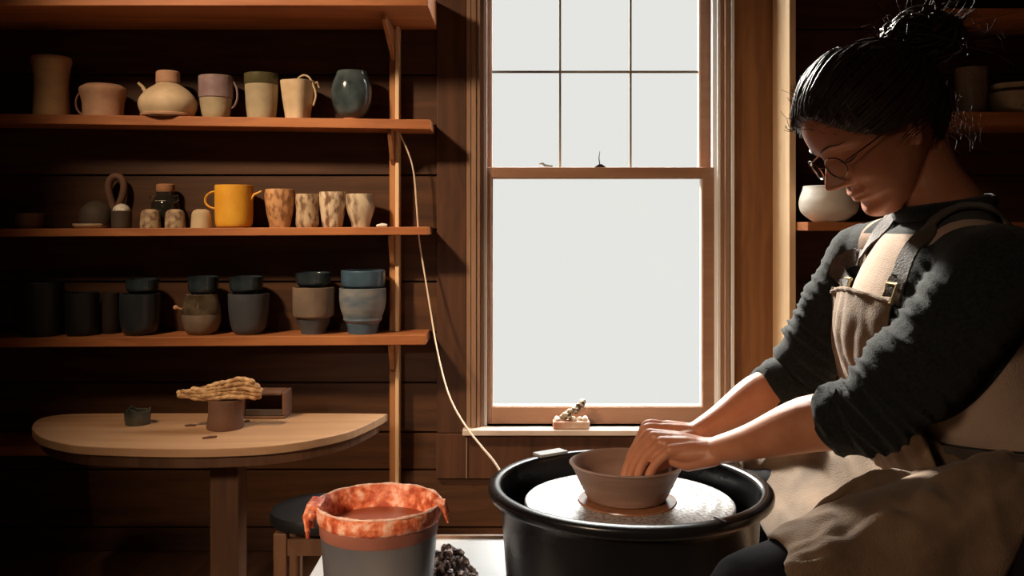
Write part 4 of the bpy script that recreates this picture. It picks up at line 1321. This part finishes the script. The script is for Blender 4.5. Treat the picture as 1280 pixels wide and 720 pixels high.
# ---------------- apron: skirt over the lap
def surf_noise(p, amp, f):
    return amp * noise.noise(Vector((p[0] * f, p[1] * f, p[2] * f)))
NS, NT = 70, 110
vs = []
for i in range(NS):
    s_ = i / (NS - 1)
    # near thigh centre/radius and far thigh centre/radius at s
    cn_ = HPn.lerp(KNn, min(s_ * .93, 1)) + Vector((-.02 * (1 - s_), 0, .008 * math.sin(PI * s_)))
    cf_ = HPf.lerp(KNf, s_ * 1.10) + Vector((-.02 * (1 - s_), 0, .006 * math.sin(PI * s_)))
    rn = .120 - .040 * s_; rf = .114 - .036 * s_
    P = []
    # outer hang (towards the camera), bottom up; short at the hip, long at the knee
    kq = min(1, s_ / .55)
    A0 = PI * (.58 + .42 * kq)
    drop = (.135 - .02 * s_) * kq ** 1.3
    P.append(cn_ + Vector((0.0, rn * math.cos(A0) - .016 * kq, rn * math.sin(A0) - drop - .004)))
    P.append(cn_ + Vector((0.0, rn * math.cos(A0) - .010 * kq, rn * math.sin(A0) - drop * .45 - .002)))
    for q in range(1, 8):
        an = A0 - (A0 - PI * .20) * q / 8
        P.append(cn_ + Vector((0, rn * math.cos(an), rn * math.sin(an))))
    vall = (cn_ + cf_) / 2 + Vector((.05 * s_, 0, .035 - .055 * s_))
    P.append(vall + Vector((0, -.02, .01))); P.append(vall + Vector((0, .02, .008)))
    for q in range(1, 8):
        an = PI * .80 - (PI * .80) * q / 8 * 1.0
        P.append(cf_ + Vector((0, rf * math.cos(an), rf * math.sin(an))))
    P.append(cf_ + Vector((0, rf + .01, -.06))); P.append(cf_ + Vector((0, rf + .012, -.12)))
    sp2 = spline([tuple(p) for p in P], 6)
    for j in range(NT):
        u_ = j / (NT - 1) * (len(sp2) - 1)
        a0_ = int(u_); fr_ = u_ - a0_
        q = np.array(sp2[a0_]) * (1 - fr_) + np.array(sp2[min(a0_ + 1, len(sp2) - 1)]) * fr_
        t_ = j / (NT - 1)
        # folds running from the waist fanning to the knees
        fold = .0095 * math.sin(26 * t_ + 5 * s_ + 2.2 * noise.noise(Vector((s_ * 3, t_ * 4, 0)))) * (.35 + .65 * math.sin(PI * min(1, s_ + .15)))
        fold += .016 * (noise.noise(Vector((s_ * 3.5, t_ * 9, 1.3)))) + .004 * noise.noise(Vector((s_ * 12, t_ * 22, 4)))
        fold -= .012 * abs(noise.noise(Vector((s_ * 5 + t_ * 3, t_ * 13 - s_ * 3, 9))))
        vly = math.exp(-((t_ - .58) / .16) ** 2)
        fold += vly * (.016 * math.sin(34 * t_ - 9 * s_ + 3 * noise.noise(Vector((s_ * 5, t_ * 5, 3)))) + .010 * noise.noise(Vector((s_ * 16, t_ * 26, 8))))
        # diagonal creases
        cr_ = math.sin((t_ * 7 - s_ * 4.2) * 2.1)
        fold += .006 * (1 - abs(cr_)) ** 2
        e_ = max(0, (s_ - .72) / .28)
        vw = math.exp(-((t_ - .50) / .13) ** 2)
        vs.append(Vector(q) + Vector((-.012 * math.sin(PI * t_) * s_ + .03 * vw * e_ + .008 * e_ * math.sin(t_ * 31), 0, max(fold, -.006) + .006 - .045 * e_ * e_ * vw - .010 * e_ ** 3)))
fs = [(i * NT + j, i * NT + j + 1, (i + 1) * NT + j + 1, (i + 1) * NT + j) for i in range(NS - 1) for j in range(NT - 1)]
M['apron'] = noisy('brown canvas apron', (0.12, 0.073, 0.042), (0.27, 0.175, 0.105), 14, .85, lo=.3, hi=.7, bump=.5, bscale=420, sheen=.15, spec=.15)
M['apron2'] = noisy('worn brown apron with clay specks', (0.30, 0.20, 0.13), (0.20, 0.135, 0.085), 30, .85, lo=.32, hi=.42, bump=.5, bscale=420, sheen=.15, spec=.15)
ap = MB().add(vs, fs).build('apron', M['apron'], person, sharp=180)
sd = ap.modifiers.new('thick', 'SOLIDIFY'); sd.thickness = .003; sd.offset = 1
tree = BVHTree.FromPolygons([Vector(c_) for c_ in (mesh_co(me_sw) + np.array(o0))], [tuple(p.vertices) for p in me_sw.polygons])

tm = MB(); torso(tm, .010); me_t = remesh(tm, .006, 2, .5)
ttree = BVHTree.FromPolygons([v.co.copy() for v in me_t.vertices], [tuple(p.vertices) for p in me_t.polygons])
# bib: laid on the chest, seen from her front
def chest(u, v, off=.010):
    """u: -1 (her right, far) .. 1 (her left, near); v: 0 waist .. 1 top of the bib"""
    wv_ = .118 - .010 * v
    y = 1.412 - u * wv_
    z = .665 + v * .285
    o_ = Vector((.20, y, z))
    hit = ttree.ray_cast(o_, Vector((1, 0, 0)), 1.0)
    x = hit[0].x if hit[0] is not None else .62
    return Vector((x, y, z))
NU, NV = 40, 50
xs = np.array([[chest(-1 + 2 * i / (NU - 1), j / (NV - 1)).x for i in range(NU)] for j in range(NV)])
xs = np.minimum(xs, .75)
for j in range(NV):
    for i in range(NU):
        u_, v_ = -1 + 2 * i / (NU - 1), j / (NV - 1)
        xs[j, i] = min(xs[j, i], .600 - .062 * min(1, v_ * 1.6) ** .8 + .022 * max(0, u_) ** 2 + .010 * u_ * u_)
for _ in range(6):   # cloth bridges hollows
    xp = np.pad(xs, 1, mode='edge')
    xs = np.minimum(xs, (xp[:-2, 1:-1] + xp[2:, 1:-1] + xp[1:-1, :-2] + xp[1:-1, 2:]) / 4)
vs = []
for j in range(NV):
    for i in range(NU):
        p = chest(-1 + 2 * i / (NU - 1), j / (NV - 1))
        u_, v_ = -1 + 2 * i / (NU - 1), j / (NV - 1)
        w_ = .005 * noise.noise(Vector((u_ * 2.5, v_ * 4, 7))) + .003 * math.sin(u_ * 9 + v_ * 4)
        vs.append(Vector((xs[j, i] - .012 - abs(w_), p.y, p.z - (.012 * u_ * u_ if j == NV - 1 else 0))))
fs = [(j * NU + i, j * NU + i + 1, (j + 1) * NU + i + 1, (j + 1) * NU + i) for j in range(NV - 1) for i in range(NU - 1)]
bib = MB().add(vs, fs).build('bib', M['apron'], ap, sharp=180)
sd = bib.modifiers.new('thick', 'SOLIDIFY'); sd.thickness = .004; sd.offset = 0
bib_pts = {('t', i): vs[(NV - 1) * NU + i] for i in range(NU)}
# hemmed edge of the bib
MB().tube([vs[(NV - 1) * NU + i] + Vector((-.002, 0, 0)) for i in range(NU)], .0035, 8).build('bib_hem', M['apron'], ap)
MB().tube([vs[j * NU] + Vector((-.001, 0, 0)) for j in range(NV)], .003, 8).build('bib_edge', M['apron'], ap)

def on_cloth(p, off, tree=tree):
    q, n_, _, _ = tree.find_nearest(p)
    return q + n_ * off, n_
def strap(pts, width, name, m, off=.006, thick=.0035, tree=tree):
    P = spline([tuple(p) for p in pts], 6)
    L_, R_ = [], []
    prev = None
    Q = [on_cloth(Vector(p), off, tree) for p in P]
    vs = []
    for k, (q, n_) in enumerate(Q):
        a_ = Q[max(k - 1, 0)][0]; b_ = Q[min(k + 1, len(Q) - 1)][0]
        t_ = (b_ - a_).normalized()
        sd_ = t_.cross(n_).normalized()
        for sgn, lift in ((-1, 0), (1, 0), (1, thick), (-1, thick)):
            vs.append(q + sd_ * (sgn * width / 2) + n_ * lift)
    fs = []
    for k in range(len(Q) - 1):
        for c in range(4):
            c2 = (c + 1) % 4
            fs.append((k * 4 + c, k * 4 + c2, (k + 1) * 4 + c2, (k + 1) * 4 + c))
    fs.append((0, 1, 2, 3)); fs.append(tuple((len(Q) - 1) * 4 + c for c in (3, 2, 1, 0)))
    return MB().add(vs, fs).build(name, m, ap)
tn_, tf_ = vs[(NV - 1) * NU + NU - 3], vs[(NV - 1) * NU + 2]
M['strap'] = noisy('dark brown strap', (0.040, 0.025, 0.017), (0.075, 0.05, 0.034), 40, .8, bump=.4, bscale=300, sheen=.2)
strap([tn_, tn_ + Vector((.0, -.006, .05)), Vector((.60, 1.335, 1.0)), Vector((.64, 1.335, 1.05)), Vector((.70, 1.34, 1.06)), Vector((.76, 1.36, 1.0)), Vector((.80, 1.40, .90))], .030, 'strap', M['strap'])
strap([tf_, tf_ + Vector((.0, .006, .05)), Vector((.60, 1.475, 1.0)), Vector((.64, 1.475, 1.05)), Vector((.70, 1.47, 1.06)), Vector((.76, 1.45, 1.0)), Vector((.80, 1.42, .90))], .028, 'strap', M['strap'])
# waist tie around the near side
strap([Vector((.60, 1.30, .70)), Vector((.66, 1.25, .705)), Vector((.74, 1.235, .72)), Vector((.82, 1.26, .74)), Vector((.87, 1.33, .75))], .028, 'waist_tie', M['strap'], off=.008, tree=ttree)
for q in (tn_, tf_):
    bq, bn_ = on_cloth(q + Vector((0, 0, .012)), .013)
    bk_ = MB()
    s_ = Vector((0, 1, 0)); u_ = bn_.cross(s_).normalized()
    P = [bq + s_ * (x * .017) + u_ * (z * .014) for x, z in ((-1, -1), (1, -1), (1, 1), (-1, 1), (-1, -1))]
    bk_.tube(P, .0026, 8)
    bk_.build('buckle', mat('aged brass', (0.5, 0.38, 0.2), .35, 1.0), ap)
# apron wrapping round the waist to her side
NP, NQ = 60, 34
vs2 = []
for i in range(NP):
    ph = math.radians(-95 + 205 * i / (NP - 1))
    zt_ = .80 - .20 * max(0, min(1, (math.degrees(ph) - 15) / 95)) ** .8
    for j in range(NQ):
        z = .60 + (zt_ - .60) * j / (NQ - 1)
        c0 = Vector((.735 - .05 * (z - .7), 1.41, z))
        d_ = Vector((-math.cos(ph), -math.sin(ph), 0))
        hit = ttree.ray_cast(c0, d_, 1.0)
        r_ = (hit[0] - c0).length if hit[0] is not None else .13
        w_ = .013 + .006 * noise.noise(Vector((ph * 3, z * 22, 2))) + .004 * math.sin(ph * 7 + z * 60)
        vs2.append(c0 + d_ * (r_ + max(w_, .008) + .010 * (1 - j / (NQ - 1))))
fs2 = [(i * NQ + j, i * NQ + j + 1, (i + 1) * NQ + j + 1, (i + 1) * NQ + j) for i in range(NP - 1) for j in range(NQ - 1)]
wp = MB().add(vs2, fs2).build('waist_panel', M['apron'], ap, sharp=180)
sd = wp.modifiers.new('thick', 'SOLIDIFY'); sd.thickness = .003; sd.offset = 1
# pocket fold of pale lining at the waist and waistband edge
wb = [Vector((.60 + .0 * k, 1.50 - .24 * k / 8, .664 + .006 * math.sin(k * 1.3))) for k in range(9)]

# ---------------- hair
M['hair'] = mat('dark brown hair', (0.050, 0.028, 0.021), 0.48, spec=.4)
nt = M['hair'].node_tree; b = nt.nodes['Principled BSDF']
M['hair2'] = mat('brown flyaway hair', (0.075, 0.042, 0.03), 0.6, spec=.2)
def hairline(a):
    """lowest head height covered by hair at angle a (0 = face, pi = nape)"""
    aa = abs((a + PI) % (2 * PI) - PI)
    return interp([(0, .069), (.35, .063), (.7, .042), (.95, .018), (1.15, .000), (1.35, -.006), (1.5, .002), (1.75, .010), (2.0, -.025), (2.4, -.058), (PI, -.068)], aa)
nA, nR = 220, 46
vs, fs = [], []
for i in range(nA):
    a = 2 * PI * i / nA
    zl = hairline(a)
    for j in range(nR):
        t = j / (nR - 1)
        z = zl + (.1115 - zl) * (t ** .9)
        gr = -.0015 + .0155 * math.sin(min(1, t * 2.4) * PI / 2) ** 1.4
        gr += .0035 * math.sin(min(1, t * 2) * PI / 2) * max(0, -math.cos(a))
        gv = min(1, t * 3) * (.0016 * math.sin(a * 46 + 7 * t) + .0012 * math.sin(a * 23 + 3 * math.sin(5 * t)))
        x, y = head_point(a, z, gr)
        x += gv * math.cos(a); y += gv * math.sin(a)
        zz_ = z + (gr * .9 + gv * .6) * (t ** 2)
        vs.append(H(x, y, zz_))
for i in range(nA):
    i2 = (i + 1) % nA
    for j in range(nR - 1):
        fs.append((i * nR + j, i2 * nR + j, i2 * nR + j + 1, i * nR + j + 1))
fs.append(tuple(i * nR + nR - 1 for i in range(nA)))
hair_cap = MB().add(vs, fs)
hair = hair_cap.build('hair', M['hair'], person, sharp=60)
sd = hair.modifiers.new('thick', 'SOLIDIFY'); sd.thickness = .006; sd.offset = -1
# locks combed from the hairline back and up into the bun
random.seed(21)
hv, hf = [], []
for j in range(60):
    z = -.1118 + .2236 * j / 59
    for i in range(72):
        x, y = head_point(2 * PI * i / 72, z, .010)
        hv.append(H(x, y, z + .008 * max(0, z / .11) ** 2))
for j in range(59):
    for i in range(72):
        i2 = (i + 1) % 72
        hf.append((j * 72 + i, j * 72 + i2, (j + 1) * 72 + i2, (j + 1) * 72 + i))
hf.append(tuple(59 * 72 + i for i in range(72)))
htree = BVHTree.FromPolygons(hv, hf)
BUN = A(1153, 47, 1.405)
HC = H(-.005, 0, .01)
btip = (BUN - HC).normalized()
def scalp(d_, off):
    hit = htree.ray_cast(HC, d_, 1.0)
    return hit[0] + d_ * off if hit[0] is not None else HC + d_ * .1
def comb(a, zoff, ln, r, k):
    z0_ = hairline(a) + zoff
    x, y = head_point(a, z0_, 0)
    d0 = (H(x, y, z0_) - HC).normalized()
    ang = d0.angle(btip)
    axis = d0.cross(btip).normalized()
    sway = random.gauss(0, .05)
    if .2 < abs(a) < 1.5:
        sway += (.26 if axis.dot(-fwd) > 0 else -.26) * min(1, (abs(a) - .2) * 2)
    P, Rr = [], []
    n_ = 14
    for q in range(n_):
        t = q / (n_ - 1) * ln
        d_ = Matrix.Rotation(ang * t, 3, axis) @ d0
        d_ = (d_ + axis * (sway * math.sin(PI * t))).normalized()
        off = (.0025 + .001 * min(1, t * 3) if abs(a) < 1.4 else -.010 + .0135 * min(1, t * 4.5)) + .0012 * math.sin(q * .9 + k)
        P.append(scalp(d_, off + .004 * math.sin(PI * t)))
        Rr.append(r * min(1, .25 + t * 4))
    return spline([tuple(p) for p in P], 2), [Rr[min(int(i / 2), n_ - 1)] for i in range(2 * (n_ - 1) + 1)]
lk_ = MB()
for k in range(330):
    a = -PI + 2 * PI * (k + random.random()) / 330
    P, Rr = comb(a, random.uniform(.007, .012) if abs(a) < 1.4 else random.uniform(-.001, .006), random.uniform(.93, 1.0), random.uniform(.0018, .0034), k)
    lk_.tube(P, Rr, 6)
for k in range(120):
    a = random.uniform(-PI, PI)
    P, Rr = comb(a, random.uniform(.004, .03), random.uniform(.9, 1.0), random.uniform(.0012, .0024), k)
    lk_.tube(P, Rr, 5)
for k in range(420):
    a = -PI + 2 * PI * (k + random.random()) / 420
    if abs(a) < 1.25: continue
    P, Rr = comb(a, random.uniform(-.012, -.001), random.uniform(.2, .4), random.uniform(.0005, .0009), k)
    P = [tuple(Vector(p) + (Vector(p) - HC).normalized() * .0085 * max(0, 1 - i / 8)) for i, p in enumerate(P)]
    lk_.tube(P, Rr, 4)
hl = lk_.build('hair_locks', M['hair'], hair, sharp=180); hl['kind'] = 'stuff'
# bun: core plus coiled messy locks
bn = MB()
bc_ = BUN
bn.ball(bc_ + Vector((.004, 0, .0)), (.050, .047, .035), 24, 16)
bn.tube([scalp(btip, -.01), bc_], [.036, .034], 20)
for k in range(170):
    ax = Vector((random.gauss(0, .5), random.gauss(0, .7), random.gauss(0, .9))).normalized()
    p0 = Vector((1, .2, 0)).cross(ax).normalized(); p1 = ax.cross(p0)
    off = ax * random.uniform(-.020, .020)
    rad = random.uniform(.040, .058)
    a0_ = random.uniform(0, 2 * PI); sp_a = random.uniform(1.3, 3.6)
    P = []
    for q in range(14):
        an = a0_ + sp_a * q / 13
        w_ = rad * (1 + .09 * math.sin(3 * an + k))
        p = bc_ + off + (p0 * math.cos(an) + p1 * math.sin(an)) * w_
        P.append(Vector((p.x, p.y, bc_.z + (p.z - bc_.z) * .72)))
    bn.tube(P, random.uniform(.0016, .0036), 5)
bun = bn.build('hair_bun', M['hair'], hair, sharp=180)
# loose single hairs
fl = MB()
for k in range(330):
    mode = random.random()
    if mode < .55:          # around the bun, frizzing up and back
        an = random.uniform(-.6, PI + .3); ph = random.uniform(-1.2, 1.2)
        d_ = Vector((-math.cos(an) * math.cos(ph) * -1, math.sin(ph), math.sin(an) * math.cos(ph)))
        st_ = bc_ + Vector((d_.x * .054, d_.y * .050, d_.z * .040))
        L_ = random.uniform(.012, .05) * (1.5 if d_.x > .2 else .8)
        tw = Vector((random.gauss(.3, .7), random.gauss(0, .5), random.gauss(.2, .6)))
        P = [st_ - d_ * .006, st_ + d_ * L_ * .35 + tw * L_ * .1, st_ + d_ * L_ * .7 + tw * L_ * .35, st_ + d_ * L_ * .8 + tw * L_ * .8 - Vector((0, 0, L_ * .2))]
    elif mode < .78:        # nape curls hanging behind the neck
        x_ = random.uniform(-.115, -.08)
        st_ = H(x_, random.uniform(-.03, .05), random.uniform(-.055, .02))
        L_ = random.uniform(.02, .05)
        P = [st_]
        for q in range(1, 7):
            an = q * 1.1 + k
            P.append(st_ + Vector((.005 * q * L_ / .04 + .006 * math.sin(an), .006 * math.cos(an), -L_ * q / 6)))
    else:                   # baby hairs over the brow and crown
        a = random.gauss(0, .6); t = random.random()
        zl = hairline(a) + (.108 - hairline(a)) * t
        x, y = head_point(a, zl, .017)
        st_ = H(x, y, zl + .010 * t * t)
        nrm = (st_ - H(0, 0, .0)).normalized()
        tw = upv * random.uniform(-.2, 1.0) + lef * random.gauss(0, .4) - fwd * random.uniform(-.3, .8)
        L_ = random.uniform(.006, .018)
        P = [st_ - nrm * .003, st_ + nrm * L_ * .4 + tw * L_ * .3, st_ + nrm * L_ * .6 + tw * L_]
    fl.tube(spline([tuple(p) for p in P], 3), random.uniform(.00028, .00045), 4)
flo = fl.build('flyaway_hair', M['hair2'], hair); flo['kind'] = 'stuff'; flo['label'] = 'fine loose frizzy hairs'
# brow
br_ = MB()
for sg in (1, -1):
    P = []
    for q in range(7):
        t = q / 6
        y_ = sg * (.012 + .036 * t)
        zz_ = .0235 + .006 * math.sin(PI * min(1, t * 1.2) * .8) - .004 * t
        # find surface x at that y
        bx_ = 0
        for q2 in range(60):
            x, y = head_point(q2 * .02, zz_)
            if abs(y) >= abs(y_): bx_ = x; break
        P.append(H(bx_ + .0008, y_, zz_))
    br_ = MB().tube(P, [.001, .0017, .0020, .0019, .0017, .0013, .0008], 6, flat=.6)
    br_.build('eyebrow', M['hair'], person)
# eyelashes of the lowered lids
for sg in (1, -1):
    P = []
    for q in range(7):
        t = q / 6
        y_ = sg * (.020 + .024 * t)
        zz_ = -.003 - .003 * math.sin(PI * t)
        bx_ = .08
        for q2 in range(80):
            x, y = head_point(q2 * .02, zz_)
            if abs(y) >= abs(y_): bx_ = x; break
        P.append(H(bx_ + .001, y_, zz_))
    MB().tube(P, [.0006, .001, .0013, .0014, .0014, .0012, .0006], 6).build('eyelashes', M['hair'], person)
# lips tint
# glasses
gm = mat('thin dark metal frame', (0.22, 0.15, 0.11), .25, 1.0)
g2 = MB()
gx, gz = .0985, -.002
for sg in (1, -1):
    P = []
    for q in range(29):
        an = 2 * PI * q / 28
        P.append(H(gx - .010 * (abs(.032 + .020 * math.cos(an)) / .055) ** 2 - .002, sg * (.032 + .0205 * math.cos(an)), gz + .0165 * math.sin(an)))
    g2.tube(P, .0011, 6)
g2.tube([H(gx - .002, .0095, gz + .004), H(gx + .003, 0, gz + .0085), H(gx - .002, -.0095, gz + .004)], .0011, 6)
for sg in (1, -1):
    g2.tube([H(gx - .012, sg * .052, gz + .004), H(gx - .019, sg * .063, gz + .006), H(.045, sg * .0765, gz + .008), H(.0, sg * .080, gz + .010), H(-.02, sg * .082, gz - .004)], [.0013, .0013, .0011, .0011, .0014], 6)
glo = g2.build('glasses', gm, person); glo['label'] = 'thin round-framed glasses'
for sg in (1, -1):
    lv = [H(gx - .006, sg * .032, gz)]
    n_ = 28
    for q in range(n_):
        an = 2 * PI * q / n_
        lv.append(H(gx - .010 * (abs(.032 + .020 * math.cos(an)) / .055) ** 2 - .002, sg * (.032 + .0199 * math.cos(an)), gz + .0160 * math.sin(an)))
    l_ = MB().add(lv, [(0, 1 + q, 1 + (q + 1) % n_) for q in range(n_)]).build('lens', glass, glo)

# ---------------- the stool she sits on
r = empty('wooden_stool', (.83, 1.41, 0), 'round wooden stool beneath the person at the right edge', 'stool')
MB().lathe((.83, 1.41, .40), [(0, 0), (.15, 0), (.165, .008), (.165, .026), (.155, .034), (0, .034)], 48).build('seat', M['upright'], r)
for sx_, sy_ in ((-1, -1), (1, -1), (-1, 1), (1, 1)):
    MB().tube([(.83 + sx_ * .16, 1.41 + sy_ * .16, .018), (.83 + sx_ * .10, 1.41 + sy_ * .10, .396)], [.016, .019], 12).build('leg', M['upright'], r)
# ------------------------------------------------------------------ camera, sky, lamps
cam = bpy.data.cameras.new('camera')
cam.sensor_width = 36.0
cam.lens = 36.0 * F / 1280.0
cam.shift_y = -(360.0 - HZ) / 1280.0
co = bpy.data.objects.new('camera', cam)
co.location = (0, 0, CZ)
co.rotation_euler = (PI / 2, 0, 0)
COL.objects.link(co)
sc.camera = co

SKY_LOW, SKY_HIGH = 0.84, 24.0
wd = bpy.data.worlds.new('sky'); sc.world = wd; wd.use_nodes = True
nt = wd.node_tree; bg = nt.nodes['Background']
tc = N(nt, 'ShaderNodeTexCoord'); sx = N(nt, 'ShaderNodeSeparateXYZ')
nt.links.new(tc.outputs['Generated'], sx.inputs[0])
# hazy white sky, brightening towards the zenith
mr = N(nt, 'ShaderNodeMapRange', interpolation_type='SMOOTHSTEP')
mr.inputs['From Min'].default_value = 0.24; mr.inputs['From Max'].default_value = 0.62
mr.inputs['To Min'].default_value = SKY_LOW; mr.inputs['To Max'].default_value = SKY_HIGH
nt.links.new(sx.outputs['Z'], mr.inputs['Value'])
bg.inputs['Color'].default_value = (1.0, 0.985, 0.96, 1)
nt.links.new(mr.outputs[0], bg.inputs['Strength'])

def portal(name, loc, rot, sx_, sy_):
    l = bpy.data.lights.new(name, 'AREA'); l.shape = 'RECTANGLE'; l.size = sx_; l.size_y = sy_
    l.cycles.is_portal = True
    o = bpy.data.objects.new(name, l); o.location = loc; o.rotation_euler = rot; COL.objects.link(o)
portal('window_light_portal', ((WX0 + WX1) / 2, WY + .13, (WZ0 + WZ1) / 2), (PI / 2 * -1, 0, 0), WX1 - WX0, WZ1 - WZ0)

# low hazy sun outside the big window
sl = bpy.data.lights.new('sun', 'SUN'); sl.energy = 18.0; sl.angle = math.radians(9); sl.color = (1.0, 0.93, 0.84)
so = bpy.data.objects.new('sun', sl); COL.objects.link(so)
d = Vector((0.27, -1.0, -0.56)).normalized()
so.rotation_euler = d.to_track_quat('-Z', 'Y').to_euler()
# unseen warm lamps: a high one for the shelves, the rest added fill
def lamp(loc, power, color, target, size=.35, spread=100):
    l = bpy.data.lights.new('unseen_lamp', 'AREA'); l.shape = 'DISK'; l.size = size; l.energy = power; l.color = color
    l.spread = math.radians(spread)
    o = bpy.data.objects.new('unseen_lamp', l); o.location = loc; COL.objects.link(o)
    o.rotation_euler = (Vector(target) - Vector(loc)).to_track_quat('-Z', 'Y').to_euler()
lamp((-1.5, 1.40, 2.38), 7.5, (1.0, 0.74, 0.48), (-.34, 2.8, .98), .22, 60)

lamp((-1.3, -0.7, 1.9), 0.4, (1.0, 0.72, 0.48), (.1, 1.7, .65), .5, 110)  # added weak fill from behind and left of the camera
lamp((-1.0, -0.3, 1.35), 0.8, (1.0, 0.72, 0.50), (.75, 1.22, .42), .35, 42)  # added fill aimed low at the lap
lamp((-1.1, -0.3, 1.6), 3.2, (1.0, 0.76, 0.55), (-.34, 1.55, .46), .25, 42)  # added fill aimed at the bucket

vs_ = sc.view_settings
vs_.view_transform = 'Standard'; vs_.look = 'None'; vs_.exposure = 0.0; vs_.gamma = 1.0; vs_.use_curve_mapping = False
sc.cycles.use_denoising = True
sc.cycles.max_bounces = 8
sc.cycles.sample_clamp_indirect = 4.0
for o in list(sc.objects):
    if 'w0' in o.keys(): del o['w0']
